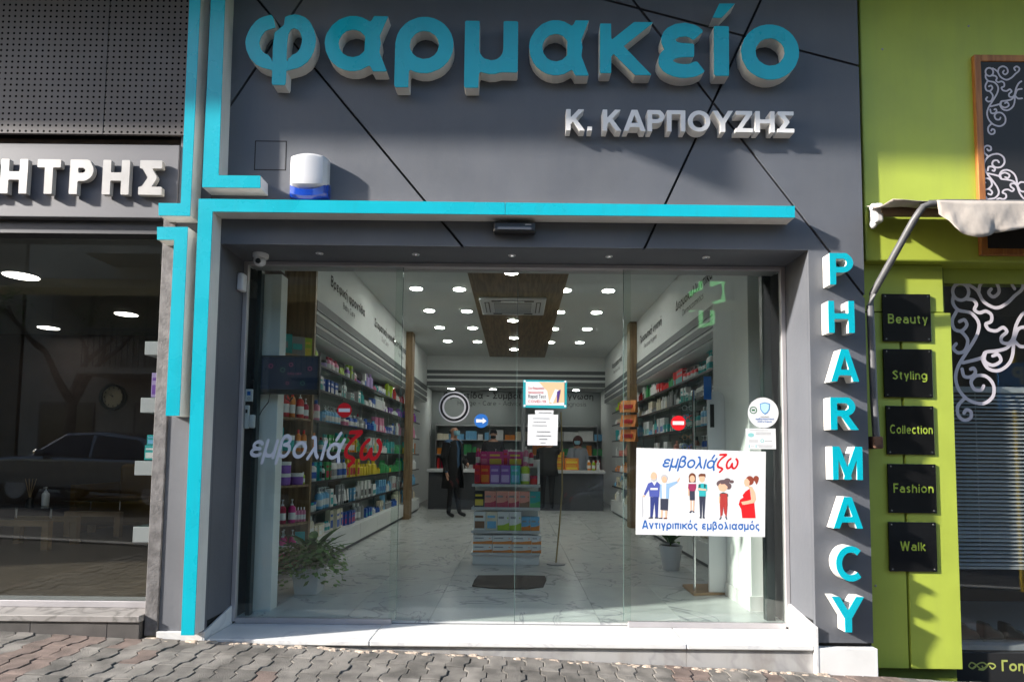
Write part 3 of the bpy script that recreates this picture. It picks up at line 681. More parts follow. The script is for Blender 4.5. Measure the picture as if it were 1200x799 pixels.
# ------------------------------------------------------------------ turquoise strips
FY = -.47
def strip(px, label, cut=None):
    """px: photographed corners of the turquoise face, taken on the plane of the faces; None repeats the last X up to the eaves"""
    poly = []
    for q in px: poly.append(at(*q, FY) if q[1] > -50 else (at(q[0], 0, FY)[0], 4.9))
    A = np.array(poly); t = thing('neon_strip', label, 'strip', (float(A[:, 0].mean()), FW, float(A[:, 1].min())), 'turquoise box strips framing the pharmacy')
    MB().prism_xz(poly, FY + .006, FW - .002).build('casing', m_white, t)
    for p in (split_poly(poly, *[at(*q, FY) for q in cut], .003) if cut else [poly]): MB().prism_xz(p, FY, FY + .005).build('face', m_turq, t)
    return t
strip([(212, 744), (227.5, 744), (249, 248), (931.5, 255), (931.5, 241.5), (232.8, 233)], 'long turquoise strip running down the left jamb and across above the glass doors', cut=((592, 200), (592, 290)))
strip([(236.8, 219.5), (305, 220.3), (305, 206), (256, 205.5), (263, -99), (247.6, -99)], 'turquoise L shaped strip whose foot points right towards the alarm box')
strip([(185.8, 252.5), (222.5, 253), (235.5, -99), (221.5, -99), (211.7, 238.3), (185.8, 238)], 'turquoise strip rising beside the perforated panel with a short foot pointing left')
strip([(184, 280.8), (204, 281), (194, 487), (210, 487), (220, 266), (184, 266)], 'short turquoise hook shaped strip hanging beside the left shop window')
LY = -.44
# ------------------------------------------------------------------ big sign
def sign_letters(name, label, chars, y0, y1, mface, mside, loc, lname='letter'):
    t = thing(name, label, 'sign', loc)
    for sh, f in chars:
        mb = MB(); put_shape(mb, sh, f, y0 + .005, y1); o = mb.build(lname, mside, t)
        if mface:
            fb = MB(); put_shape(fb, sh, f, y0, y0 + .0045); fb.build('face', mface, o)
    return t
BW = .247
def px_fit(ch, w, x0, x1, ytop, ybot, Y, base_h, cap='butt'):
    """fit a glyph between photographed left/right edges; base_h: heights of (baseline, top) of the fitted body"""
    adv, sh = glyph(ch, w, cap); A = np.array(sh[1]); lo, hi = A[:, 0].min(), A[:, 0].max()
    p, q = at(x0, (ytop + ybot) / 2, Y), at(x1, (ytop + ybot) / 2, Y); X0, X1 = p[0], q[0]
    Z1, Z0 = at((x0 + x1) / 2, ytop, Y)[1], at((x0 + x1) / 2, ybot, Y)[1]; b0, b1 = base_h
    return sh, (lambda a, b: (X0 + (a - lo) / (hi - lo) * (X1 - X0), Z0 + (b - b0) / (b1 - b0) * (Z1 - Z0)))
big = [px_fit('φ', BW, 287.5, 370, 17, 83, LY, (0, 1)), px_fit('α', BW, 380.5, 454, 19, 83.5, LY, (0, 1)), px_fit('ρ', BW, 463, 531.5, 20, 86, LY, (0, 1)),
       px_fit('μ', BW, 544.5, 607, 23, 87, LY, (0, 1)), px_fit('α', BW, 620, 690, 24, 88.5, LY, (0, 1)), px_fit('κ', BW, 703, 765, 26, 88, LY, (0, 1)),
       px_fit('ε', BW, 771.5, 825.5, 27, 91.5, LY, (0, 1)), px_fit('ι', BW, 836.5, 854.5, 29, 91, LY, (0, 1)), px_fit('ο', BW, 868.5, 936.5, 29, 93.5, LY, (0, 1))]
sg = sign_letters('pharmacy_sign', 'big turquoise raised letters spelling φαρμακείο across the top', big, LY, FW - .002, m_turq, m_white, (0, FW, 3.4))
acc = [at(*p, LY) for p in ((843, 4.5), (861.5, 4.5), (846, 21), (835, 21))]
o = MB().prism_xz(acc, LY + .005, FW - .002).build('letter', m_white, sg); MB().prism_xz(acc, LY, LY + .0045).build('face', m_turq, o)

def row_letters(t, px0, px1, py_top, py_bot, Y, w, gap, xs=None):
    """capitals of a word set between two photographed ends"""
    zc1 = [at(px0, py_top[0], Y), at(px1, py_top[1], Y)]; zc0 = [at(px0, py_bot[0], Y), at(px1, py_bot[1], Y)]
    X0, X1 = zc1[0][0], zc1[1][0]; Z1 = (zc1[0][1] + zc1[1][1]) / 2; Z0 = (zc0[0][1] + zc0[1][1]) / 2
    adv = []; cx = 0; out = []
    for c in t:
        if c == ' ': cx += .32; continue
        a, stc = capl(c, w); adv.append((c, cx, a, stc)); cx += a + gap
    tot = cx - gap
    for c, x, a, stc in adv:
        sh = shape((c, round(w, 3), 'row'), stc, w, 'butt', (-.3 if c == ',' else 0, 1))
        out.append((sh, lambda u, v, x=x: (X0 + (x + u) / tot * (X1 - X0), Z0 + v * (Z1 - Z0))))
    return out
m_name = mat('ivory_acrylic', (.80, .78, .76), .4, var=.04)
NY = -.43
sign_letters('name_sign', 'small white raised letters reading Κ. ΚΑΡΠΟΥΖΗΣ under the big sign', row_letters('Κ. ΚΑΡΠΟΥΖΗΣ', 663.5, 931, (126.5, 131.5), (151, 156.5), NY, .185, .1), NY, FW - .002, None, m_name, (1, FW, 3.2))
m_steel = mat('satin_white_letter', (.46, .44, .42), .35, metal=.2, var=.05)
LFW = -.36
sign_letters('neighbour_sign', 'pale metal letters ΗΤΡΗΣ on the dark band of the left shop', row_letters('ΜΗΤΡΗΣ', -48, 190.5, (185, 188), (226, 228), LFW - .05, .235, .27), LFW - .05, LFW - .012, None, m_steel, (-2.9, LFW, 2.8))
# vertical PHARMACY
PY = -.44
vert = []
for i, c in enumerate('PHARMACY'):
    yt = [296.5, 352.5, 409, 465.5, 523, 582, 639.5, 699][i]; yb = [333.5, 390, 447, 503.5, 562, 619, 681, 740.5][i]
    xl = [972.5, 971, 974, 973.5, 976, 977, 980, 975.5][i]; xr = [1000, 1001.5, 1006.5, 1006, 1011, 1011, 1009, 1013][i]
    vert.append(px_fit(c, .24, xl, xr, yt, yb, PY, (0, 1.42)))
sign_letters('vertical_sign', 'turquoise raised letters spelling PHARMACY down the right pier', vert, PY, FW - .002, m_turq, m_white, (2.05, FW, 0))

# ------------------------------------------------------------------ fittings on the front
# alarm siren
ax0, az1 = at(338, 178, -.45); ax1, az0 = at(380, 231, -.45)
al = thing('alarm_siren', 'white alarm box with blue lens on the dark wall', 'alarm', ((ax0 + ax1) / 2, FW, az0))
zb = az0 + .058
def bulge(x0, x1, z0f, z1f, dep, nx=14, nz=10):
    mb = MB(); v = []; hw = (x1 - x0) / 2; xm = (x0 + x1) / 2
    for j in range(nz + 1):
        f = j / nz
        for i in range(nx + 1):
            u = -1 + 2 * i / nx; z = z0f(u) + (z1f(u) - z0f(u)) * f
            edge = min(1, min(f, 1 - f) * 9) ** .5; y = FW - dep * (1 - .22 * u * u) * (.72 + .28 * edge) * (.62 if abs(u) > .99 else 1)
            v.append((xm + u * hw, y, z))
    m = nx + 1; mb.add(v, [(j * m + i, j * m + i + 1, (j + 1) * m + i + 1, (j + 1) * m + i) for j in range(nz) for i in range(nx)])
    rim = [i for i in range(nx + 1)] + [j * m + nx for j in range(1, nz + 1)] + [nz * m + i for i in range(nx - 1, -1, -1)] + [j * m for j in range(nz - 1, 0, -1)]
    P = [v[i] for i in rim]; n = len(P)
    return mb.add(P + [(p[0], FW - .001, p[2]) for p in P], [(i, i + n, (i + 1) % n + n, (i + 1) % n) for i in range(n)])
bulge(ax0, ax1, lambda u: zb + .02 * u * u, lambda u: az1 - .018 * u * u, .115).build('cover', m_whiteplastic, al, smooth=True)
bulge(ax0 - .006, ax1 + .006, lambda u: az0 + .022 * u * u, lambda u: zb + .05 * u * u + .004, .098, 14, 6).build('lens', mat('blue_lens', (.006, .05, .36), .1, coat=.6), al, smooth=True)
# door sensor
sx0, sz1 = at(578, 259, -.42); sx1, sz0 = at(628, 272, -.42)
ds = thing('door_sensor', 'black motion sensor bar above the sliding doors', 'sensor', ((sx0 + sx1) / 2, FW, sz0))
MB().box(sx0, sx1, -.42, FW - .001, sz0, sz1).build('housing', m_blackplastic, ds, bevel=.014, seg=3)
MB().box(sx0 + .03, sx1 - .03, -.424, -.419, sz0 + .014, sz0 + .034).build('window', mat('smoked_lens', (.05, .05, .055), .08), ds)
MB().box(sx1 - .07, sx1 - .03, -.4215, -.4195, sz1 - .026, sz1 - .018).build('emblem', m_grey, ds)
# dome camera
cp = at(306, 287, -.16); ccx = cp[0]; 
dc = thing('dome_camera', 'white dome security camera under the soffit', 'camera', (ccx, -.16, TOPZ))
MB().lathe((ccx, -.16, TOPZ - .001), [(.052, 0), (.052, -.022), (.044, -.032)], 20).build('base', m_whiteplastic, dc, smooth=True)
MB().ball((ccx, -.17, TOPZ - .052), .041, 16).build('ball', m_whiteplastic, dc, smooth=True)
MB().lathe((ccx + .004, -.203, TOPZ - .064), [(.018, 0), (.018, .008), (.012, .012)], 14, axis='y').build('lens', m_blackplastic, dc, smooth=True)
# small soffit spots
for k, (px, lab) in enumerate(((374, 'above the left fixed pane'), (487, 'above the left joint of the doors'), (600, 'at the middle of the soffit'), (714, 'above the right joint of the doors'), (828, 'above the right fixed pane'))):
    XS = at(px, 294, -.2)[0]
    t = thing('soffit_spot', 'tiny recessed spotlight in the dark soffit ' + lab, 'spotlight', (XS, -.19, TOPZ), 'recessed spots in the soffit')
    MB().lathe((XS, -.19, TOPZ - .001), [(.026, 0), (.026, -.004), (.018, -.006)], 16).build('ring', m_whiteplastic, t)
    MB().lathe((XS, -.19, TOPZ - .0075), [(.016, 0), (.012, -.003)], 12).build('lens', m_chrome, t)
# curtain sensor, keypad, lock box on the left jamb
q = at(282, 333, -.06)
t = tag(MB().box(XL, XL + .045, -.11, -.04, q[1] - .055, q[1] + .07).build('curtain_detector', m_whiteplastic, bevel=.012, seg=3), 'small white detector box high on the left door jamb', 'detector')

# ------------------------------------------------------------------ glass doors
FX0, FX1, FZ0, FZ1 = XL + .0, XR - .0, .0, TOPZ - .002
df = thing('door_frame', 'slim grey metal frame around the glass doors', 'door frame', (0, 0, 0))
MB().box(FX0 + .002, FX0 + .032, -.012, .03, 0, FZ1).build('jamb', m_alu, df, bevel=.003)
MB().box(FX1 - .032, FX1 - .002, -.012, .03, 0, FZ1).build('jamb', m_alu, df, bevel=.003)
MB().box(FX0 + .033, FX1 - .033, -.012, .03, FZ1 - .028, FZ1).build('header', m_alu, df, bevel=.003)
MB().box(FX0 + .033, FX1 - .033, .031, .13, FZ1 - .026, FZ1).build('door_track', m_alu, df, bevel=.003)
J1, JC, J2 = at(463, 520, 0)[0], at(605, 520, 0)[0], at(736, 520, 0)[0]
MB().box(FX0 + .034, J1, -.010, .03, -.013, .024).build('sill_profile', m_alu, df, bevel=.003)
MB().box(J2, FX1 - .034, -.010, .03, -.013, .024).build('sill_profile', m_alu, df, bevel=.003)
MB().box(J1 + .002, J2 - .002, .045, .075, -.012, -.001).build('floor_guide', m_dkalu, df)
def pane(name, x0, x1, y, label, z0=.026, z1=None):
    z1 = z1 or FZ1 - .03
    t = thing(name, label, 'glass door', ((x0 + x1) / 2, y, z0), 'glass panes of the pharmacy entrance')
    MB().box(x0, x1, y - .005, y + .005, z0, z1).build('pane', m_glass, t)
    MB().box(x0, x1, y - .0075, y + .0075, z1 + .0005, z1 + .016).build('top_rail', m_alu, t)
    return t
em = mat('glass_edge', (.10, .16, .145), .15)
a = pane('fixed_pane', FX0 + .036, J1 + .03, .008, 'fixed glass pane left of the sliding doors')
MB().box(J1 + .0302, J1 + .0325, .003, .013, .026, FZ1 - .03).build('edge', em, a)
b = pane('sliding_door', J1 - .03, JC - .0025, .06, 'left leaf of the sliding glass door', .004)
MB().box(JC - .0023, JC + .0005, .055, .065, .004, FZ1 - .03).build('edge', em, b)
c = pane('sliding_door', JC + .0035, J2 + .03, .06, 'right leaf of the sliding glass door', .004)
d = pane('fixed_pane', J2 - .03, FX1 - .036, .008, 'fixed glass pane right of the sliding doors')
MB().box(J2 - .0325, J2 - .0302, .003, .013, .026, FZ1 - .03).build('edge', em, d)
# dark inner posts beside the jambs
for x0, x1, lab in ((-1.925, -1.895, 'dark steel post just inside the left door jamb'), (1.80, 1.865, 'dark steel post just inside the right door jamb')):
    tag(MB().box(x0, x1, .14, .2, 0, 2.519).build('steel_post', mat('green_black_steel', (.018, .028, .028), .3), bevel=.004), lab, 'post')

# ------------------------------------------------------------------ stickers and posters on the glass
GY = -.0005   # front of the fixed panes lies at .003
def sticker(name, label, cat, cx, cz, y): return thing(name, label, cat, (cx, y, cz))
for px, py, lab in ((403.5, 480.5, 'on the left fixed pane'), (795, 495.5, 'on the right fixed pane')):
    c = at(px, py, 0); t = sticker('no_entry_sticker', 'red round no entry sticker ' + lab, 'sticker', c[0], c[1], .0)
    MB().lathe((c[0], .0025, c[1]), [(.052, 0), (.052, .001)], 32, axis='y').build('disc', m_red, t)
    MB().box(c[0] - .04, c[0] + .04, .0002, .0008, c[1] - .0125, c[1] + .0125).build('bar', m_paper, t)
c = at(564, 493, .055); t = sticker('arrow_sticker', 'blue round sticker with a white arrow on the left sliding leaf', 'sticker', c[0], c[1], .05)
MB().lathe((c[0], .0545, c[1]), [(.05, 0), (.05, .001)], 32, axis='y').build('disc', m_blue, t)
MB().prism_xz([(c[0] - .036, c[1] + .012), (c[0] + .01, c[1] + .009), (c[0] + .01, c[1] + .022), (c[0] + .038, c[1]), (c[0] + .01, c[1] - .022), (c[0] + .01, c[1] - .009), (c[0] - .036, c[1] - .012)], .0522, .0528).build('arrow', m_paper, t)
m_silver = mat('satin_silver', (.6, .6, .62), .35, metal=.5)
# round porthole ring
c = at(532.5, 477, .05); t = sticker('porthole_ring', 'black and silver bolted ring on the left sliding leaf', 'ring', c[0], c[1], .04)
def ring(mb, cx, cz, ro, ri, y0, y1, n=40):
    v = []; f = []
    for k in range(n):
        ca, sa = math.cos(2 * math.pi * k / n), math.sin(2 * math.pi * k / n)
        v += [(cx + ro * ca, y0, cz + ro * sa), (cx + ri * ca, y0, cz + ri * sa), (cx + ro * ca, y1, cz + ro * sa), (cx + ri * ca, y1, cz + ri * sa)]
    for k in range(n):
        a, b = 4 * k, 4 * ((k + 1) % n); f += [(a, b, b + 1, a + 1), (a + 2, a + 3, b + 3, b + 2), (a, a + 2, b + 2, b), (a + 1, b + 1, b + 3, a + 3)]
    return mb.add(v, f)
ring(MB(), c[0], c[1], .106, .080, .04, .0545).build('ring', m_blackplastic, t)
ring(MB(), c[0], c[1], .109, .101, .036, .0395).build('outer_rim', m_silver, t)
ring(MB(), c[0], c[1], .084, .072, .030, .0395).build('inner_rim', m_silver, t)
for k in range(6):
    a = math.pi / 6 + k * math.pi / 3
    MB().lathe((c[0] + .0925 * math.cos(a), .0395, c[1] + .0925 * math.sin(a)), [(.006, 0), (.005, .005)], 10, axis='y').build('bolt', m_chrome, t)
# handwriting decal
m_lilac = mat('white_vinyl', (.78, .78, .84), .5)
HW = .17
def script(parent, chars, px0, px1, py_base, xh_px, Y, y0, mfun, w=HW, big=1.28):
    tot = text_width(chars, w, .12) + .2 + (big - 1) * 2.2; p0, p1 = at(px0, py_base[0], Y), at(px1, py_base[1], Y)
    k = xh_px / 167 * (Y - CY) / 4.2; cx = 0; L0 = (p1[0] - p0[0]) / tot
    for ch in chars:
        g_ = big if ch in 'ζω' else 1.0
        adv, sh = glyph(ch, w / g_ ** .4, 'round'); adv *= g_
        f = lambda a, b, o=cx, g_=g_: (p0[0] + (o + a * g_ + .3 * b * g_) * L0, p0[1] + (p1[1] - p0[1]) * (o + a) / tot + b * g_ * k)
        mb = MB(); put_shape(mb, sh, f, y0, y0); mb.build('letter', mfun(ch), parent); cx += adv + .12
c = at(370, 530, 0)
t = sticker('lettering_decal', 'white and red handwritten word εμβολιάζω stuck on the left fixed pane', 'decal', c[0], c[1], .0)
script(t, 'εμβολιάζω', 291, 448, (535.5, 540), 20.5, 0, .0022, lambda ch: m_red if ch in 'ζω' else m_lilac, .21)
# vaccination poster on the right pane
def quad(mb, pts, Y, y, mi=0): 
    P = [at(*p, Y) for p in pts]; mb.add([(p[0], y, p[1]) for p in P][::-1], [(0, 1, 2, 3)], mi); return mb
p = [at(*q, 0) for q in ((746, 524.5), (897.5, 529), (896.5, 629), (745, 626))]
c = ((p[0][0] + p[1][0]) / 2, p[3][1])
po = sticker('vaccination_poster', 'white poster with cartoon people stuck on the right fixed pane', 'poster', c[0], c[1], .0)
MB().prism_xz(p, .0006, .0026).build('sheet', m_paper, po)
PYR = .0002
script(po, 'εμβολιάζω', 775.5, 866, (547.5, 550), 10.5, 0, PYR, lambda ch: m_red if ch in 'ζω' else m_blue, .2)
p0, p1 = at(752.5, 619.5, 0), at(890.5, 621, 0)
text(MB(), 'Αντιγριπικός εμβολιασμός', p0[0], p0[1], .043, .25, PYR, gap=.16, width=p1[0] - p0[0]).build('lettering', m_blue, po)
# cartoon figures: painted shapes in poster units (u 0..1045, v 0..800 of the enlarged print)
PC = {'skin': (.80, .47, .31), 'navy': (.03, .045, .20), 'purple': (.075, .10, .38), 'lblue': (.28, .45, .66), 'white': (.75, .75, .76), 'dark': (.035, .04, .07), 'maroon': (.32, .03, .10), 'teal': (.03, .42, .45), 'brown': (.15, .045, .02), 'hair': (.13, .085, .09), 'rust': (.42, .04, .035), 'red': (.70, .008, .012), 'dgreen': (.01, .1, .09), 'grey': (.5, .5, .52), 'auburn': (.26, .05, .025)}
for k, v in PC.items(): mat('print_' + k, v, .6)
def PU(u, v): return at(740 + u * 170 / 1045, 510 + v * 130 / 799, 0)
def figure(shapes):
    names = []; mb = MB(); y = PYR
    for col_, pts in shapes:
        if col_ not in names: names.append(col_)
        y -= .00006
        if len(pts) == 4 and not isinstance(pts[0], tuple):
            cx, cyy, rx, ry = pts; pts = [(cx + rx * math.cos(2 * math.pi * k / 16), cyy + ry * math.sin(2 * math.pi * k / 16)) for k in range(16)]
        P = [PU(*q) for q in pts]; n = len(P)
        a = sum(P[i][0] * P[(i + 1) % n][1] - P[(i + 1) % n][0] * P[i][1] for i in range(n))
        if a < 0: P = P[::-1]
        mb.add([(q[0], y, q[1]) for q in P], [tuple(range(n))], names.index(col_))
    mb.build('printed_figure', [MATS['print_' + k] for k in names], po)
figure([('skin', [(85, 430), (100, 430), (95, 445), (78, 440)]), ('purple', [(120, 345), (150, 333), (185, 333), (205, 350), (200, 445), (130, 440), (126, 390), (100, 432), (88, 425)]), ('white', [(148, 333), (182, 333), (165, 362)]), ('navy', [(135, 442), (196, 442), (190, 590), (172, 590), (166, 480), (152, 590), (135, 590)]), ('dark', [(124, 590), (155, 586), (155, 598), (122, 598)]), ('dark', [(168, 586), (195, 590), (196, 598), (168, 598)]), ('skin', (160, 297, 23, 34)), ('grey', [(140, 300), (139, 320), (160, 335), (181, 320), (180, 300), (174, 314), (160, 318), (146, 314)]), ('white', [(136, 378), (190, 378), (190, 392), (136, 392)]), ('grey', [(77, 440), (80, 440), (82, 588), (78, 588)])])
figure([('skin', [(326, 330), (345, 302), (350, 308), (334, 338)]), ('lblue', [(205, 352), (262, 346), (328, 328), (334, 340), (272, 380), (270, 455), (206, 452)]), ('white', [(218, 346), (250, 346), (248, 455), (220, 455)]), ('dark', [(208, 454), (266, 456), (262, 542), (208, 536)]), ('skin', [(212, 538), (226, 538), (222, 592), (210, 592)]), ('skin', [(242, 540), (258, 540), (254, 592), (243, 592)]), ('dark', [(200, 592), (224, 590), (222, 600), (198, 600)]), ('brown', [(232, 592), (256, 590), (256, 601), (231, 601)]), ('grey', (236, 305, 25, 24)), ('skin', (236, 318, 19, 24))])
figure([('brown', (438, 300, 26, 30)), ('brown', [(413, 300), (463, 300), (462, 338), (414, 338)]), ('skin', (438, 312, 19, 25)), ('skin', [(406, 370), (416, 370), (418, 435), (408, 435)]), ('maroon', [(410, 348), (466, 348), (466, 378), (456, 402), (420, 402), (408, 378)]), ('dark', [(418, 400), (456, 400), (456, 467), (420, 467)]), ('skin', [(424, 467), (434, 467), (432, 545), (424, 545)]), ('skin', [(444, 467), (454, 467), (450, 545), (442, 545)]), ('dark', [(414, 556), (430, 538), (436, 544), (428, 558)]), ('dark', [(440, 538), (454, 552), (448, 558), (438, 546)])])
figure([('skin', (508, 310, 21, 28)), ('brown', [(484, 306), (484, 282), (500, 274), (530, 276), (534, 288), (532, 306), (526, 294), (490, 294)]), ('teal', [(482, 352), (508, 345), (545, 352), (546, 398), (536, 402), (536, 440), (486, 440), (486, 402), (478, 396)]), ('dgreen', [(484, 352), (498, 348), (498, 378), (484, 378)]), ('dgreen', [(522, 348), (536, 352), (534, 378), (522, 378)]), ('skin', [(482, 378), (540, 386), (540, 398), (482, 394)]), ('dark', [(487, 438), (534, 438), (524, 586), (514, 586), (510, 470), (506, 586), (494, 586)]), ('dark', [(490, 586), (506, 584), (504, 598), (490, 596)]), ('dark', [(513, 584), (526, 586), (530, 597), (514, 597)])])
figure([('hair', (660, 348, 48, 30)), ('hair', (690, 325, 24, 18)), ('hair', (722, 333, 16, 12)), ('hair', (700, 365, 20, 24)), ('skin', (658, 372, 34, 32)), ('hair', [(640, 336), (700, 340), (692, 368), (672, 350), (644, 352)]), ('skin', [(628, 440), (640, 440), (640, 490), (630, 486)]), ('skin', [(682, 440), (694, 440), (690, 486), (682, 488)]), ('dgreen', [(634, 420), (660, 408), (695, 420), (696, 440), (634, 440)]), ('rust', [(640, 418), (690, 418), (692, 500), (684, 590), (668, 560), (662, 510), (656, 570), (640, 590), (636, 500)]), ('dark', [(630, 604), (644, 584), (650, 588), (640, 606)]), ('dark', [(672, 580), (684, 584), (690, 606), (682, 604)])])
figure([('auburn', (898, 312, 20, 22)), ('auburn', [(884, 300), (912, 296), (914, 330), (902, 356), (892, 340)]), ('auburn', (852, 325, 30, 34)), ('skin', [(814, 318), (832, 308), (852, 330), (846, 368), (820, 366), (810, 342)]), ('skin', [(838, 362), (870, 372), (890, 410), (898, 460), (886, 484), (800, 500), (790, 478), (866, 462), (858, 402)]), ('red', [(800, 430), (822, 402), (852, 382), (862, 462), (800, 480), (810, 500), (884, 486), (894, 595), (798, 595), (790, 530), (772, 496), (782, 462), (806, 446)]), ('skin', [(790, 478), (860, 466), (890, 470), (880, 484), (800, 500)])])
# round badge and card under it
c = at(894.5, 483.5, 0); t = sticker('round_badge', 'white round sticker with a blue shield high on the right pane', 'sticker', c[0], c[1], .0)
MB().lathe((c[0], .0025, c[1]), [(.108, 0), (.108, .001)], 40, axis='y').build('disc', m_paper, t)
sh_ = lambda s: [(c[0] + .012 + x * s, c[1] + .035 + z * s) for x, z in ((-.036, .03), (0, .04), (.036, .03), (.033, -.012), (.018, -.036), (0, -.048), (-.018, -.036), (-.033, -.012))]
MB().prism_xz(sh_(1.0), .0006, .001).build('shield', mat('shield_blue', (.10, .28, .55), .5), t)
MB().prism_xz(sh_(.8), .0002, .0005).build('shield_centre', mat('shield_pale', (.45, .68, .78), .5), t)
ring(MB(), c[0] - .07, c[1] + .018, .026, .02, .0004, .0009, 20).build('seal', mat('seal_green', (.05, .16, .08), .5), t)
MB().prism_xz([(c[0] - .07 + .012 * math.cos(k * math.pi / 4), c[1] + .018 + (.012 if k % 2 else .006) * math.sin(k * math.pi / 4)) for k in range(8)], .0004, .0009).build('seal_centre', MATS['seal_green'], t)
for z, w_, mt in ((-.034, .06, m_grey), (-.05, .13, m_blue), (-.068, .1, m_blue)):
    text(MB(), {-.034: 'φαρμακείο', -.05: 'εμβολιαστικό', -.068: 'κέντρο'}[z], c[0] + .01 - w_ / 2, c[1] + z, .010, .2, .0005, gap=.16, width=w_).build('lettering', mt, t)
p = [at(*q, 0) for q in ((874, 502), (909, 502), (909.5, 526), (875, 526))]
t = sticker('info_card', 'small printed info card below the round badge', 'card', p[3][0], p[3][1], .0)
MB().prism_xz(p, .001, .0026).build('sheet', m_paper, t)
mt = mat('pale_teal_print', (.25, .55, .55), .6); x0, z1 = p[0]
MB().prism_xz([(x0 + .036 + .022 * math.cos(k * .5236), z1 - .045 + .015 * math.sin(k * .5236)) for k in range(12)], .0004, .0009).build('mask_print', mt, t)
ring(MB(), x0 + .115, z1 - .085, .013, .008, .0004, .0009, 16).build('hands_print', mt, t)
pr = MB()
for a, b, z, hh in ((.07, .18, -.028, .005), (.07, .18, -.04, .005), (.02, .08, -.083, .004), (.02, .085, -.092, .004), (.135, .18, -.086, .005), (.08, .19, -.118, .004), (.09, .18, -.127, .004), (.03, .15, -.012, .004), (.036, .06, -.125, .003)):
    x = x0 + a
    while x < x0 + b: pr.box(x, x + .006, .0005, .0008, z1 + z - hh / 2, z1 + z + hh / 2); x += .0085
stuff(pr.build('print', m_grey, t))
for q in (.02, .068): MB().box(x0 + q, x0 + q + .006, .0004, .0008, z1 - .135, z1 - .113).build('figure_print', mt, t)
# rapid test poster and paper notes on the right sliding leaf
YD = .055
p = [at(*q, YD) for q in ((613, 445), (664.5, 446), (664, 478.5), (613, 477.5))]
t = sticker('rapid_test_poster', 'turquoise bordered rapid test poster on the sliding glass door', 'poster', p[3][0], p[3][1], .05)
MB().prism_xz(p, .0515, .0545).build('border', mat('poster_teal', (.015, .30, .34), .5), t)
x0, z1 = p[0]; wd, ht = p[1][0] - p[0][0], p[0][1] - p[3][1]
MB().box(x0 + .02, x0 + wd - .02, .0505, .0512, z1 - ht + .018, z1 - .014).build('sheet', m_paper, t)
MB().prism_xz([(x0 + wd * .36, z1 - .016), (x0 + wd * .94, z1 - .016), (x0 + wd * .94, z1 - ht * .8), (x0 + wd * .6, z1 - ht * .85), (x0 + wd * .55, z1 - ht * .4)], .0501, .0504).build('peach_print', mat('peach_print', (.72, .48, .28), .6), t)
MB().prism_xz([(x0 + wd * .60, z1 - ht * .78), (x0 + wd * .73, z1 - ht * .32), (x0 + wd * .81, z1 - ht * .36), (x0 + wd * .68, z1 - ht * .84)], .0496, .05).build('test_print', m_paper, t)
MB().prism_xz([(x0 + wd * .77, z1 - ht * .8), (x0 + wd * .77, z1 - ht * .42), (x0 + wd * .85, z1 - ht * .34), (x0 + wd * .84, z1 - ht * .48), (x0 + wd * .8, z1 - ht * .8)], .0491, .0495).build('pen_print', mat('violet_print', (.08, .03, .2), .6), t)
for s, z, mt, sz, wfrac in (('Στο Φαρμακείο', .34, m_red, .013, .36), ('διενεργούνται', .49, m_red, .013, .34), ('Rapid Test', .66, m_dktext, .019, .40), ('COVID-19', .82, m_red, .013, .40)):
    text(MB(), s, x0 + wd * .12, z1 - ht * z, sz, .17, .0498, gap=.18, width=wd * wfrac).build('lettering', mt, t)
for a, b in ((.03, .05), (.95, .05), (.03, .93), (.95, .93)): MB().lathe((x0 + wd * a + .003, .0514, z1 - ht * b), [(.008, 0), (.008, .001)], 10, axis='y').build('corner_tab', m_paper, t)
def note(pts, label, rows, fold=False):
    p = [at(*q, YD) for q in pts]; t = sticker('paper_note', label, 'note', p[3][0], p[3][1], .05)
    x0, z1 = p[0]; wd, ht = p[1][0] - p[0][0], p[0][1] - p[3][1]
    mb = MB(); n = 6                                    # a slightly bowed sheet
    for k in range(n + 1):
        f = k / n; yb = .0505 - .006 * math.sin(math.pi * f) ** 2 * (1 if fold else .3)
        for q in (0, 1): mb.v.append((p[0][0] * (1 - q) + p[1][0] * q + (p[3][0] - p[0][0]) * f, yb, z1 + (p[3][1] - z1) * f))
    mb.f = [(2 * k, 2 * k + 2, 2 * k + 3, 2 * k + 1) for k in range(n)]; mb.m = [0] * n
    o = mb.build('sheet', m_paper, t); s = o.modifiers.new('thick', 'SOLIDIFY'); s.thickness = .0005
    pr = MB(); rr = random.Random(len(rows))
    for f, a, b in rows:
        x = x0 + wd * a; yb = .0502 - .006 * math.sin(math.pi * f) ** 2 * (1 if fold else .3) - .0006
        while x < x0 + wd * b:
            l = rr.uniform(.004, .007); pr.box(x, x + l, yb, yb + .0002, z1 - ht * f - .0028, z1 - ht * f + .0028); x += l + .0022
    stuff(pr.build('print', mat('grey_print', (.16, .16, .17), .7), t))
note(((627, 480.5), (648.5, 480.5), (648.5, 486), (627, 486)), 'narrow printed paper strip right below the rapid test poster', [(.5, .2, .85)])
note(((619, 485.5), (654, 485), (653, 522.5), (618, 521.5)), 'white printed paper notice hanging below the narrow strip', [(.13, .15, .72), (.25, .18, .6), (.36, .14, .62), (.56, .3, .72), (.69, .28, .75), (.8, .38, .64), (.92, .42, .56)], True)
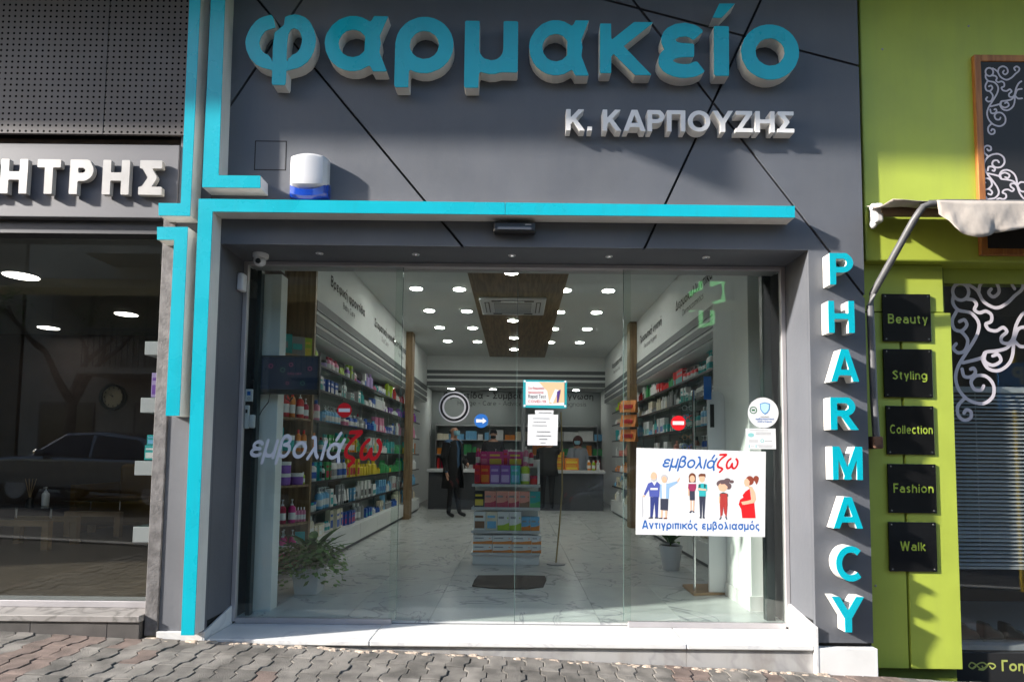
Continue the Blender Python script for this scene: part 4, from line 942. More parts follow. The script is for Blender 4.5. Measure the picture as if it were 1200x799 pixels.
# papers on the left jamb
q = at(290, 462, .0)
kp = thing('key_pad', 'small white keypad with blue display beside the left pane', 'keypad', (q[0], .02, q[1] - .05))
MB().box(-1.925, -1.875, .016, .034, q[1] - .048, q[1] + .04).build('case', m_whiteplastic, kp, bevel=.004)
MB().box(-1.912, -1.888, .0145, .0158, q[1] - .005, q[1] + .024).build('display', m_blue, kp)
ring(MB(), -1.898, q[1] - .027, .011, .007, .0145, .0158, 16).build('button', m_grey, kp)
q = at(290, 487, .0)
lk = thing('door_lock', 'white lock housing with black lever below the keypad', 'lock', (-1.9, .02, q[1] - .08))
MB().box(-1.925, -1.895, .016, .034, q[1] - .09, q[1] + .075).build('plate', m_whiteplastic, lk, bevel=.004)
MB().box(-1.894, -1.858, .016, .05, q[1] - .085, q[1] + .01).build('housing', m_whiteplastic, lk, bevel=.008)
MB().box(-1.916, -1.904, .008, .0155, q[1] + .02, q[1] + .045).build('keyhole', m_blackplastic, lk)

# ------------------------------------------------------------------ inside the pharmacy: lamps
m_lamp = emitter('lamp_disc', (1.0, .97, .92), 23.0)
def downlight(px, py, z, rad, label, s=1):
    x, y = atz(px, py, z); t = thing('downlight', label, 'downlight', (x, y, z), 'round ceiling downlights')
    ring_mesh = MB().lathe((x, y, z), [(rad * 1.18, 0), (rad * 1.18, -.006), (rad * 1.02, -.008)], 24).build('rim', m_whiteplastic, t)
    MB().lathe((x, y, z - .0085), [(rad, 0), (rad, -.002)], 24).build('disc', m_lamp, t)
rows = {'outer left row': [(488, 337.8), (503.2, 363.7), (515.3, 383.5), (524.6, 399.4)], 'inner left row': [(538.4, 338.5), (547, 364.4), (554, 384), (559.6, 399.9)],
        'inner right row': [(662.3, 339.7), (655.5, 365.3), (649, 385), (645, 400.8)], 'outer right row': [(713, 340.4), (699, 365.8), (688, 385.2), (679.3, 401)]}
ORD = ['nearest', 'second', 'third', 'farthest']
for rname, ps in rows.items():
    for k, p in enumerate(ps): downlight(*p, CEIL - .001, .082, f'{ORD[k]} downlight of the {rname} in the white pharmacy ceiling')
for k, p in enumerate([(599, 319), (601, 375.4), (602.3, 395.7), (602.3, 409)]): downlight(*p, CEIL - .051, .082, f'{ORD[k]} downlight in the oak ceiling panel')
for k, p in enumerate([(529, 455), (577.8, 455.7), (675, 456.8)]): downlight(*p, 2.949, .09, ['left', 'middle', 'right'][k] + ' downlight in the lower ceiling at the back of the pharmacy')
# ceiling cassette air conditioner
x, y = atz(601, 361, CEIL - .09); ac = thing('ceiling_air_conditioner', 'square white cassette air conditioner set in the oak ceiling panel', 'air conditioner', (x, y, CEIL - .09))
MB().box(x - .475, x + .475, y - .475, y + .475, CEIL - .085, CEIL - .051).build('panel', m_whiteplastic, ac, bevel=.03, seg=3)
MB().box(x - .27, x + .27, y - .27, y + .27, CEIL - .092, CEIL - .084).build('grille', mat('ac_grille', (.33, .33, .34), .6), ac)
for k in range(9): MB().box(x - .26, x + .26, y - .24 + k * .06, y - .225 + k * .06, CEIL - .097, CEIL - .0925).build('grille_bar', m_whiteplastic, ac)
for dx, dy, hx, hy in ((-.37, 0, .035, .3), (.37, 0, .035, .3), (0, -.37, .3, .035), (0, .37, .3, .035)):
    MB().box(x + dx - hx, x + dx + hx, y + dy - hy, y + dy + hy, CEIL - .089, CEIL - .0845).build('air_outlet', m_blackplastic, ac)
    MB().box(x + dx - hx * .55, x + dx + hx * .55, y + dy - hy * .95, y + dy + hy * .95, CEIL - .093, CEIL - .0895).build('flap', m_whiteplastic, ac)

# ------------------------------------------------------------------ goods
COL = {'white': (.68, .68, .67), 'cream': (.62, .56, .44), 'pink': (.58, .2, .32), 'magenta': (.5, .03, .2), 'crimson': (.38, .01, .05), 'red': (.55, .02, .02), 'orange': (.65, .2, .02), 'yellow': (.62, .48, .04), 'lime': (.35, .5, .03), 'green': (.05, .3, .1), 'teal': (.03, .33, .33), 'sky blue': (.15, .38, .6), 'blue': (.03, .1, .38), 'violet': (.18, .07, .36), 'lilac': (.42, .32, .58), 'black': (.02, .02, .022), 'grey': (.3, .31, .32), 'brown': (.2, .1, .05), 'salmon': (.6, .25, .2)}
for k, v in COL.items(): mat('goods_' + k, tuple(min(.82, q * 1.3) for q in v) if k not in ('black', 'grey') else v, .38, rand=.06)
GM = lambda k: MATS['goods_' + k]
PROTO = {}
def product(kind, c1, c2, w, h, d=None):
    """returns a fresh tree standing at the origin and facing -Y"""
    key = (kind, c1, c2, round(w, 3), round(h, 3), d)
    if key in PROTO: return copy_tree(PROTO[key])
    d = d or w * .7; r = w / 2; o3 = (0, 0, 0)
    nm = {'box': 'product_box', 'pack': 'product_box', 'bottle': 'bottle', 'pump': 'pump_bottle', 'tube': 'cream_tube', 'jar': 'jar', 'spray': 'spray_bottle', 'pouch': 'pouch'}[kind]
    if kind in ('box', 'pack'):
        o = MB().box(-w / 2, w / 2, -d / 2, d / 2, 0, h).build(nm, GM(c1), origin=o3)
        if kind == 'box':
            MB().box(-w * .4, w * .4, -d / 2 - .0012, -d / 2 - .0002, h * .12, h * .5).build('label', GM(c2), o)
            MB().box(-w * .38, w * .3, -d / 2 - .0012, -d / 2 - .0002, h * .68, h * .8).build('brand_band', GM(c2), o)
        else:
            MB().prism_xz([(-w / 2, .001), (w / 2, .001), (w / 2, h * .42), (0, h * .3), (-w / 2, h * .28)], -d / 2 - .0012, -d / 2 - .0002).build('label', GM(c2), o)
            MB().box(-w * .42, w * .05, -d / 2 - .0012, -d / 2 - .0002, h * .62, h * .74).build('brand_band', GM('grey'), o)
            MB().box(w * .32, w * .42, -d / 2 - .0012, -d / 2 - .0002, h * .62, h * .7).build('dose_mark', GM(c2), o)
    elif kind in ('bottle', 'pump', 'spray'):
        bh = h * {'bottle': .82, 'pump': .74, 'spray': .8}[kind]
        o = MB().lathe(o3, [(r * .9, 0), (r, h * .02), (r, bh * .84), (r * .8, bh * .93), (r * .36, bh)], 12).build(nm, GM(c1), origin=o3, smooth=True)
        if kind == 'bottle': MB().lathe((0, 0, bh), [(r * .42, 0), (r * .42, h - bh - .002), (r * .36, h - bh)], 10).build('cap', GM(c2), o, smooth=True)
        else:
            MB().lathe((0, 0, bh), [(r * .42, 0), (r * .42, h * .06), (r * .12, h * .07), (r * .12, h * .2), (r * .3, h * .21), (r * .3, h - bh)], 10).box(-r * .12, r * .12, -r * 1.0, 0, h * .955, h * .985).build('pump', GM(c2), o)
        MB().lathe((0, 0, bh * .2), [(r * 1.012, 0), (r * 1.012, bh * .4)], 12).build('label', GM('white' if c1 not in ('white', 'cream') else c2), o, smooth=True)
    elif kind == 'tube':
        n = 10; mb = MB(); v = []
        for zz, a, b in ((.14 * h, 1, .8), (.5 * h, 1, .55), (h, 1.05, .06)):
            v += [(r * a * math.cos(2 * math.pi * k / n), r * b * math.sin(2 * math.pi * k / n), zz) for k in range(n)]
        mb.add(v, [(j * n + k, j * n + (k + 1) % n, (j + 1) * n + (k + 1) % n, (j + 1) * n + k) for j in range(2) for k in range(n)] + [tuple(2 * n + k for k in range(n))])
        o = mb.build(nm, GM(c1), origin=o3, smooth=True)
        MB().lathe(o3, [(r * .6, 0), (r * .62, .135 * h), (r * .3, .14 * h)], 10).build('cap', GM(c2), o, smooth=True)
    elif kind == 'jar':
        o = MB().lathe(o3, [(r * .96, 0), (r, h * .04), (r, h * .66), (r * .9, h * .7)], 14).build(nm, GM(c1), origin=o3, smooth=True)
        MB().lathe((0, 0, h * .7), [(r * 1.03, 0), (r * 1.03, h * .27), (r * .98, h * .3)], 14).build('lid', GM(c2), o, smooth=True)
    else:
        o = MB().prism_yz([(-d / 2, 0), (d / 2, 0), (d * .1, h), (-d * .1, h)], -w / 2, w / 2).build(nm, GM(c1), origin=o3)
        MB().box(-w * .3, w * .3, -d / 2 + .001, -d * .2, h * .3, h * .6).build('label', GM(c2), o)
    PROTO[key] = o; return o
KN = {'box': 'box', 'pack': 'box', 'bottle': 'bottle', 'pump': 'pump bottle', 'tube': 'tube', 'jar': 'jar', 'spray': 'spray bottle', 'pouch': 'pouch'}
def nth(n): return {1: '1st', 2: '2nd', 3: '3rd'}.get(n, f'{n}th') if n < 21 else f'{n}' + {1: 'st', 2: 'nd', 3: 'rd'}.get(n % 10, 'th')
def put(kind, c1, c2, w, h, x, y, z, rz, label, group, d=None, tilt=0):
    o = product(kind, c1, c2, w, h, d); o.location = (x, y, z + .0005); o.rotation_euler = (0, 0, rz)
    tag(o, label, KN[kind].split()[-1], group); return o

LEVELS = [.275, .56, .87, 1.18, 1.5, 1.83, 2.09]
def wall_unit(name, label, xb, xf, y0, y1, sgn, ucol):
    """shelves on a side wall; xb back, xf front edge, sgn +1 faces +X"""
    a, b = min(xb, xf), max(xb, xf)
    t = thing(name, label, 'shelving', ((a + b) / 2, (y0 + y1) / 2, 0))
    MB().box(xb - .01, xb + .01, y0, y1, .1, 2.36).build('back_panel', mat('shelf_back', (.26, .26, .26), .6), t)
    fx = xf + sgn * .035; bb = (min(xb, fx), max(xb, fx))
    n = 7; L_ = (y1 - y0) / n
    for k in range(n):
        MB().box(bb[0], bb[1], y0 + k * L_ + .003, y0 + (k + 1) * L_ - .003, .05, .268).build('drawer', m_plaster, t, bevel=.004)
    MB().box(min(xb, xf), max(xb, xf), y0, y1, 0, .048).build('kickboard', m_stripe, t)
    for z in LEVELS[1:]:
        s = MB().box(a, b, y0, y1, z - .012, z).build('shelf', m_shelfglass, t)
        MB().box(xf - .003 if sgn > 0 else xf - .009, xf + .009 if sgn > 0 else xf + .003, y0, y1, z - .018, z + .006).build('edge_strip', m_dkalu, s)
    for k in range(n + 1):
        y = y0 + .01 + (y1 - y0 - .03) * k / n
        MB().box(xb + sgn * .011, xb + sgn * .03, y, y + .012, .27, 2.36).build('upright', m_alu, t)
    return t
wall_unit('wall_shelving', 'long glass wall shelves of goods along the left wall', -2.34, -2.07, 1.80, 8.5, 1, 0)
wall_unit('wall_shelving', 'long glass wall shelves of goods along the right wall', 2.31, 2.04, 1.9, 8.5, -1, 0)
rr = random.Random(21)
LEFTPAL = [['sky blue', 'white', 'blue', 'cream', 'grey'], ['white', 'sky blue', 'grey', 'white'], ['white', 'green', 'teal', 'yellow', 'white'], ['orange', 'teal', 'white', 'yellow', 'green'], ['sky blue', 'pink', 'blue', 'white', 'grey', 'white'], ['violet', 'blue', 'crimson', 'white', 'white', 'teal'], ['pink', 'teal', 'lime', 'violet', 'lilac', 'white', 'white', 'red']]
RIGHTPAL = [['white', 'grey', 'cream'], ['white', 'sky blue', 'cream'], ['white', 'cream', 'orange'], ['white', 'blue', 'grey', 'salmon'], ['sky blue', 'white', 'teal'], ['white', 'cream', 'grey', 'white'], ['lime', 'white', 'green', 'white', 'red']]
bulk = {}
def stock(side, y0, ynear, y1, xb, sgn, pals, rz):
    far_ = MB(); names = list(COL)
    for li, z in enumerate(LEVELS):
        y = y0; k = 0; head = (LEVELS + [2.36])[li + 1] - z - .03; run = 0; kind = c1 = None
        while y < y1:
            if run <= 0:
                kind = rr.choice(['box', 'box', 'bottle', 'pump', 'tube', 'box', 'jar', 'bottle']); c1 = rr.choice(pals[li]); c2 = rr.choice(['white', 'teal', 'crimson', 'grey', 'blue', 'white', 'black'])
                if c2 == c1: c2 = 'white' if c1 != 'white' else 'teal'
                run = rr.randint(1, 5); w = rr.choice([.045, .055, .07, .085]); h = min(head, rr.choice([.12, .16, .2, .23]) if kind != 'jar' else .09)
                if kind == 'box' and rr.random() < .4: w = .09
            depth = rr.uniform(.05, .12); x = xb + sgn * (.14 + depth * .6)
            if y < ynear:
                k += 1
                put(kind, c1, c2, w, h, x, y + w / 2, z, rz + rr.uniform(-.12, .12), f'{c1} {KN[kind]}, {nth(k)} from the door on the {nth(li + 1)} shelf up, {side} wall', f'goods on the {side} wall shelves')
            else:
                ci = names.index(c1)
                if kind in ('bottle', 'pump', 'jar', 'tube'): far_.lathe((x, y + w / 2, z + .001), [(w / 2, 0), (w / 2, h * .7), (w * .2, h * .8), (w * .2, h)], 7, mi=ci)
                else:
                    far_.box(x - w * .35, x + w * .35, y, y + w * .96, z + .001, z + h, mi=ci)
                    xf = x + sgn * w * .352; far_.box(min(xf, xf + sgn * .001), max(xf, xf + sgn * .001), y + w * .1, y + w * .85, z + h * .15, z + h * .5, mi=names.index(c2))
                # second row behind
            y += w + rr.uniform(.004, .016) + (rr.uniform(.0, .12) if run == 1 and rr.random() < .3 else 0); run -= 1
    stuff(far_.build('shelf_stock', [GM(n_) for n_ in names]), f'densely packed small goods on the far {side} wall shelves', 'goods')
stock('left', 1.84, 3.9, 8.4, -2.34, 1, LEFTPAL, R(90))
stock('right', 1.95, 3.5, 8.4, 2.31, -1, RIGHTPAL, R(-90))

# rounded oak end shelves by the left wall
es = thing('end_shelf_unit', 'oak corner shelves with rounded ends beside the left wall', 'shelf', (-2.2, 1.6, 0))
MB().box(-2.36, -2.345, 1.25, 1.739, 0, 2.3).build('side_board', m_oak, es)
def quarter(z, t_=.022, x0=-2.345, x1=-2.05, yb=1.739, yf=1.27):
    pts = [(x0, yb), (x1, yb)] + [(x0 + (x1 - x0) * math.cos(a), yb - .06 - (yb - .06 - yf) * math.sin(a)) for a in [math.pi / 2 * k / 8 for k in range(9)]]
    return MB().prism_xy(pts, z - t_, z)
for z in (.2, .5, .86, 1.18, 1.5, 2.1): quarter(z).build('shelf', m_oak, es, bevel=.003)
def endrow(items, z, lab):
    for k, (kind, c1, c2, w, h, x, y) in enumerate(items):
        put(kind, c1, c2, w, h, x, y, z, R(25), f'{c1} {KN[kind]}, {nth(k + 1)} from the left on the {lab} oak end shelf', 'goods on the oak end shelves')
endrow([('pump', 'crimson', 'white', .066, .235, -2.29, 1.36), ('pump', 'crimson', 'white', .066, .235, -2.24, 1.45), ('pump', 'magenta', 'white', .066, .235, -2.175, 1.44), ('pump', 'magenta', 'white', .066, .235, -2.12, 1.54), ('pump', 'crimson', 'white', .066, .235, -2.21, 1.56), ('pouch', 'teal', 'white', .09, .2, -2.10, 1.68)], .2, 'lowest')
endrow([('pump', 'crimson', 'white', .066, .225, -2.30, 1.36), ('pump', 'magenta', 'white', .066, .225, -2.25, 1.42), ('pump', 'crimson', 'white', .066, .225, -2.19, 1.45), ('pump', 'magenta', 'white', .066, .225, -2.13, 1.53)] + [('bottle', 'pink', 'white', .032, .14, -2.155 + .022 * k, 1.60 + .02 * k) for k in range(5)], .5, 'second')
endrow([('pouch', 'violet', 'lilac', .13, .25, -2.29, 1.42), ('jar', 'violet', 'white', .12, .11, -2.19, 1.46), ('jar', 'violet', 'white', .12, .11, -2.12, 1.60), ('bottle', 'violet', 'lilac', .06, .2, -2.24, 1.62), ('bottle', 'lime', 'white', .035, .12, -2.08, 1.66)], .86, 'third')
put('jar', 'violet', 'white', .12, .11, -2.19, 1.46, .971, R(25), 'violet jar stacked on another jar on the third oak end shelf', 'goods on the oak end shelves')
endrow([('box', 'teal', 'green', .16, .22, -2.28, 1.42), ('jar', 'teal', 'white', .12, .15, -2.17, 1.47), ('bottle', 'orange', 'red', .055, .21, -2.12, 1.6), ('bottle', 'orange', 'red', .055, .21, -2.09, 1.67)], 1.18, 'fourth')
endrow([('bottle', 'red', 'red', .065, .26, -2.305, 1.36), ('bottle', 'red', 'red', .065, .26, -2.25, 1.42), ('bottle', 'red', 'red', .065, .26, -2.195, 1.46), ('bottle', 'orange', 'red', .06, .25, -2.15, 1.50), ('spray', 'red', 'white', .07, .24, -2.11, 1.6), ('pump', 'crimson', 'white', .06, .2, -2.085, 1.68)], 1.5, 'fifth')
endrow([('pouch', 'teal', 'grey', .2, .2, -2.26, 1.45), ('pouch', 'grey', 'teal', .14, .19, -2.14, 1.55), ('box', 'lime', 'yellow', .07, .2, -2.08, 1.68)], 2.1, 'top')

# television
t0 = at(301, 416, .2); t1 = at(373.5, 462, .2)
tv = thing('television', 'small black wall television behind the left pane', 'television', ((t0[0] + t1[0]) / 2, .22, t1[1]))
MB().box(t0[0], t1[0], .2, .24, t1[1], t0[1]).build('casing', m_blackplastic, tv, bevel=.006)
scr = MB().box(t0[0] + .015, t1[0] - .015, .1975, .1995, t1[1] + .035, t0[1] - .015).build('screen', mat('tv_screen', (.008, .018, .045), .15, emit=.045), tv)
mp = mat('tv_pink', (.16, .02, .07), .4, emit=.08); mg = mat('tv_green', (.02, .07, .06), .4, emit=.08)
W_, H_ = t1[0] - t0[0], t0[1] - t1[1]
for u, v, r_, mm_ in ((.23, .28, .018, mp), (.55, .24, .016, mp), (.85, .34, .017, mp), (.5, .72, .013, mp), (.42, .38, .02, mg), (.74, .72, .018, mg)):
    ring(MB(), t0[0] + W_ * u, t0[1] - H_ * v, r_, r_ * .55, .1965, .1972, 16).build('icon', mm_, tv)
text(MB(), 'baby care', t0[0] + W_ * .5, t0[1] - H_ * .5, .014, .2, .1968, width=W_ * .22).build('caption', mp, tv)
MB().box(t0[0] - .08, t0[0] - .001, .21, .28, (t0[1] + t1[1]) / 2 - .04, (t0[1] + t1[1]) / 2 + .04).build('bracket', m_blackplastic, tv)
MB().tube([(t0[0] + .1, .22, t1[1] + .004), (t0[0] + .09, .22, t1[1] - .06), (t0[0] + .04, .23, t1[1] - .12), (t0[0] - .02, .24, t1[1] - .25), (t0[0] - .03, .24, t1[1] - .5)], .004, 6).build('cable', m_blackplastic, tv)
MB().tube([(t0[0] + .22, .22, t1[1] + .004), (t0[0] + .22, .22, t1[1] - .03), (t0[0] + .25, .222, t1[1] - .05), (t0[0] + .27, .222, t1[1] - .02)], .005, 6).build('cable', m_blackplastic, tv)

# plants
m_leaf = mat('leaf_green', (.075, .19, .03), .6, var=.4, scale=14, rand=.25); m_leaf2 = mat('leaf_variegated', (.12, .25, .05), .6, c2=(.04, .12, .02), scale=20, rand=.2)
def leaf(length, width, droop, n=5):
    mb = MB(); v = []
    for k in range(n + 1):
        f = k / n; w = width * math.sin(math.pi * min(1, f * .93 + .05)) ** .8 * .5; x = length * f; z = -droop * f * f * length
        v += [(x, -w, z + w * .25), (x, 0, z), (x, w, z + w * .25)]
    f_ = [(3 * k + a, 3 * k + a + 1, 3 * k + a + 4, 3 * k + a + 3) for k in range(n) for a in (0, 1)]
    return mb.add(v, f_)
def plant(name, label, x, y, pot_r, pot_h, square, leaves, mleaf, ivy=0):
    t = thing(name, label, 'plant', (x, y, 0)); rp = random.Random(int(x * 100) & 255)
    if square: MB().hexa([(x - pot_r * .8, y - pot_r * .8, .001), (x + pot_r * .8, y - pot_r * .8, .001), (x - pot_r * .8, y + pot_r * .8, .001), (x + pot_r * .8, y + pot_r * .8, .001), (x - pot_r, y - pot_r, pot_h), (x + pot_r, y - pot_r, pot_h), (x - pot_r, y + pot_r, pot_h), (x + pot_r, y + pot_r, pot_h)]).build('pot', m_whiteplastic, t, bevel=.008)
    else: MB().lathe((x, y, .001), [(pot_r * .7, 0), (pot_r, pot_h), (pot_r * .9, pot_h), (pot_r * .88, pot_h - .02)], 20).build('pot', m_whiteplastic, t, smooth=True)
    MB().lathe((x, y, pot_h - .03), [(pot_r * .8, 0), (pot_r * .8, .02)], 14).build('soil', m_sand, t)
    meshes = [leaf(l, w, dr).mesh('leaf', mleaf, smooth=True) for l, w, dr in ((.34, .09, .35), (.28, .075, .5), (.4, .08, .6), (.22, .07, .2))]
    for k in range(leaves):
        o = bpy.data.objects.new('leaf', rp.choice(meshes)); col.objects.link(o); o.parent = t
        a = rp.uniform(0, 2 * math.pi); r_ = rp.uniform(0, pot_r * .4); e = rp.uniform(.3, 1.25)
        o.location = (r_ * math.cos(a), r_ * math.sin(a), pot_h + rp.uniform(.0, .16)); o.rotation_euler = (rp.uniform(-.3, .3), -e, a)
        s = rp.uniform(.55, .9); o.scale = (s, s, s)
        MB().tube([(x, y, pot_h - .02), (x + o.location.x * .7, y + o.location.y * .7, pot_h + o.location.z * .3), (x + o.location.x, y + o.location.y, o.location.z)], .004, 5).build('stem', mleaf, t) if k < 8 else None
    if ivy:
        mb = MB()
        for k in range(ivy):
            a = rp.uniform(0, 2 * math.pi); d_ = rp.uniform(.3, 1.25) * pot_r * 1.9; h_ = pot_h + .12 - (d_ / pot_r - .6) * rp.uniform(.02, .16) + rp.uniform(-.02, .1)
            c_ = Vector((x + d_ * math.cos(a), y + d_ * math.sin(a), max(.04, h_))); u = Vector((math.cos(a + rp.uniform(-1, 1)), math.sin(a + rp.uniform(-1, 1)), rp.uniform(-.8, .3))).normalized(); w = u.cross(Vector((rp.uniform(-.3, .3), rp.uniform(-.3, .3), 1))).normalized(); s = rp.uniform(.018, .034)
            mb.add([c_, c_ + u * s + w * s * .8, c_ + u * s * 2, c_ + u * s - w * s * .8], [(0, 1, 2, 3)])
        stuff(mb.build('ivy_leaves', m_leaf2, t))
    return t
px_, py_ = atz(362, 694, 0)
plant('potted_plant', 'bushy trailing plant in a square white pot by the left shelves', px_, py_, .115, .22, True, 40, m_leaf, 900)
px_, py_ = atz(789, 669, 0)
plant('potted_plant', 'broad leaved plant in a round white pot near the right wall', px_, py_ + .1, .12, .25, False, 26, m_leaf2)
px_, py_ = atz(686, 597, 0)
plant('potted_plant', 'dark small plant on the floor before the back counter', px_, py_, .12, .25, False, 16, m_leaf)

# doormat
mpt = [atz(*q, 0) for q in ((560, 675), (600, 674.6), (639, 675.5), (640.5, 680), (637, 688), (618, 690.3), (596, 690.5), (574, 689.5), (553, 687), (556, 680))]
tag(MB().prism_xy(mpt, .001, .012).build('door_mat', mat('rubber_mat', (.022, .019, .017), .85, var=.3, scale=60, bump=.6, bscale=300), bevel=.005), 'small dark doormat on the marble floor behind the doors', 'doormat')
# pale pole
b0 = atz(651.5, 661, 0)
po_ = thing('wooden_pole', 'thin pale wooden pole standing to the right of the display stand', 'pole', (b0[0], b0[1], 0))
x, y = b0
MB().tube([(x, y, .02), (x + .035, y, .4), (x + .062, y, .8), (x + .06, y, 1.2), (x + .045, y, 1.64)], .0085, 8).build('shaft', mat('pale_bamboo', (.36, .26, .11), .5), po_, smooth=True)
MB().lathe((x, y, .001), [(.1, 0), (.1, .012), (.03, .02)], 20).build('foot', m_grey, po_)

# gondola display stand
gx, gy = atz(592.5, 661.5, 0); gw = .355
gd = thing('display_stand', 'white tiered display stand of goods facing the doors', 'display stand', (gx, gy, 0))
MB().box(gx - gw, gx + gw, gy, gy + .42, .001, .105).build('plinth', m_fixture, gd, bevel=.004)
TI = [(.125, -.03), (.355, .0), (.60, .02), (.845, .05)]
for z, dy in TI: 
    s = MB().box(gx - gw - .02, gx + gw + .01, gy + dy, gy + .3, z - .018, z).build('shelf', m_fixture, gd, bevel=.003)
    MB().box(gx - gw - .02, gx + gw + .01, gy + dy - .006, gy + dy - .0005, z - .022, z + .008).build('price_rail', mat('price_rail', (.55, .56, .57), .2), s)
MB().box(gx - gw, gx + gw, gy + .301, gy + .33, .1, 1.12).build('back_panel', m_fixture, gd)
MB().box(gx + gw - .02, gx + gw + .006, gy + .1, gy + .3, .86, 1.12).build('side_panel', m_fixture, gd)
def tier(items, z, y, name, gap=.004, x0=None):
    x = gx - gw + .005 if x0 is None else x0
    for k, (kind, c1, c2, w, h, d) in enumerate(items):
        put(kind, c1, c2, w, h, x + w / 2, y + d / 2, z, 0, f'{c1} {KN[kind]}, {nth(k + 1)} from the left, {name} of the display stand', 'goods on the display stand', d)
        x += w + gap
tier([('pack', 'white', 'orange', .205, .092, .14)] * 3 + [('pack', 'white', 'orange', .1, .092, .1)], .1255, gy - .02, 'bottom row')
tier([('pack', 'white', 'orange', .205, .092, .14)] * 3 + [('pack', 'white', 'orange', .1, .092, .1)], .219, gy - .02, 'second row')
tier([('box', 'white', 'brown', .13, .2, .08), ('box', 'cream', 'sky blue', .12, .2, .08), ('pack', 'white', 'lime', .125, .205, .07), ('pack', 'white', 'lime', .125, .205, .07), ('pack', 'sky blue', 'orange', .095, .15, .06), ('pack', 'sky blue', 'orange', .095, .15, .06)], .3555, gy + .03, 'third row')
tier([('box', 'black', 'yellow', .11, .175, .07), ('pack', 'salmon', 'crimson', .125, .175, .06), ('pack', 'salmon', 'crimson', .125, .175, .06), ('pack', 'salmon', 'crimson', .115, .175, .06), ('pack', 'salmon', 'brown', .11, .175, .06), ('pack', 'teal', 'green', .11, .175, .06)], .6005, gy + .05, 'fourth row')
tier([('box', 'red', 'crimson', .06, .21, .07), ('box', 'red', 'orange', .1, .21, .07), ('box', 'violet', 'lilac', .108, .21, .07), ('box', 'violet', 'lilac', .108, .21, .07), ('box', 'teal', 'sky blue', .105, .21, .07), ('bottle', 'lime', 'pink', .1, .25, .1), ('jar', 'red', 'crimson', .08, .1, .08)], .8455, gy + .08, 'top front row')
MB().box(gx - gw, gx + gw, gy + .18, gy + .3, 1.03, 1.045).build('shelf', m_fixture, gd)
tier([('bottle', 'magenta', 'pink', .05, .2, .05), ('box', 'magenta', 'pink', .08, .16, .06), ('box', 'magenta', 'yellow', .165, .16, .06), ('box', 'magenta', 'red', .05, .18, .05), ('box', 'magenta', 'yellow', .165, .16, .06), ('bottle', 'pink', 'white', .06, .22, .06), ('bottle', 'crimson', 'white', .05, .19, .05)], 1.0455, gy + .21, 'top back row')
for k in range(4): put('pump', ['pink', 'white', 'salmon', 'white'][k], 'white', .05, .19, gx - .3 + .17 * k, gy + .285, 1.0455, 0, f'{["pink", "white", "salmon", "white"][k]} pump bottle, {nth(k + 1)} from the left behind the display stand', 'goods on the display stand')

# reading glasses stand by the right pillar
c0 = atz(828, 692, 0)
gs = thing('glasses_stand', 'white reading glasses stand on a wooden base plate by the right wall', 'display stand', (c0[0], c0[1], 0))
bp_ = [atz(*q, 0) for q in ((800, 687), (848, 686), (857, 696.5), (813, 698))]
MB().prism_xy(bp_, .001, .022).build('base', wood('ply_base', (.34, .22, .12), (.26, .16, .08)), gs)
sx_, sy_ = atz(843, 695, .02)
MB().prism_xz([(sx_ - .075, .022), (sx_ + .075, .022), (sx_ + .075, 1.66)] + [(sx_ + .075 * math.cos(math.pi * k / 10), 1.66 + .075 * math.sin(math.pi * k / 10)) for k in range(1, 10)] + [(sx_ - .075, 1.66)], sy_ + .03, sy_ + .06).build('panel', m_whiteplastic, gs, bevel=.004)
MB().box(sx_ - .055, sx_ - .02, sy_ + .026, sy_ + .0295, 1.42, 1.62).build('mirror', m_blackplastic, gs)
MB().box(sx_ - .11, sx_ - .045, sy_ + .02, sy_ + .026, 1.66, 1.86).build('header_card', m_blue, gs)
pxx, pyy = atz(814, 692, .02)
MB().tube([(pxx, pyy, .022), (pxx, pyy, 1.75)], .011, 10).build('pole', m_chrome, gs)
MB().box(pxx - .1, pxx + .03, pyy + .015, pyy + .03, 1.0, 1.7).build('rack', m_shelfglass, gs)
for k in range(7):
    z = 1.08 + k * .085; cc = ['black', 'crimson', 'blue', 'brown', 'black', 'red', 'grey'][k]
    mb = MB(); ring(mb, pxx - .075, z, .024, .019, pyy - .002, pyy + .003, 14); ring(mb, pxx - .015, z, .024, .019, pyy - .002, pyy + .003, 14); mb.box(pxx - .052, pxx - .038, pyy - .001, pyy + .002, z + .004, z + .009).box(pxx - .101, pxx - .098, pyy, pyy + .1, z + .003, z + .008).box(pxx + .008, pxx + .011, pyy, pyy + .1, z + .003, z + .008)
    tag(mb.build('reading_glasses', GM(cc)), f'{cc} framed reading glasses, {nth(k + 1)} from the bottom of the stand', 'glasses', 'glasses on the stand')
# orange packets hanging on the right oak pillar
for k in range(3):
    z = 1.42 + k * .24; o = put('pouch', 'orange', 'red', .26, .2, 1.86, 5.66, z, R(-30), f'orange packet hanging on the right oak pillar, {nth(k + 1)} from the bottom', 'orange packets on the pillar')
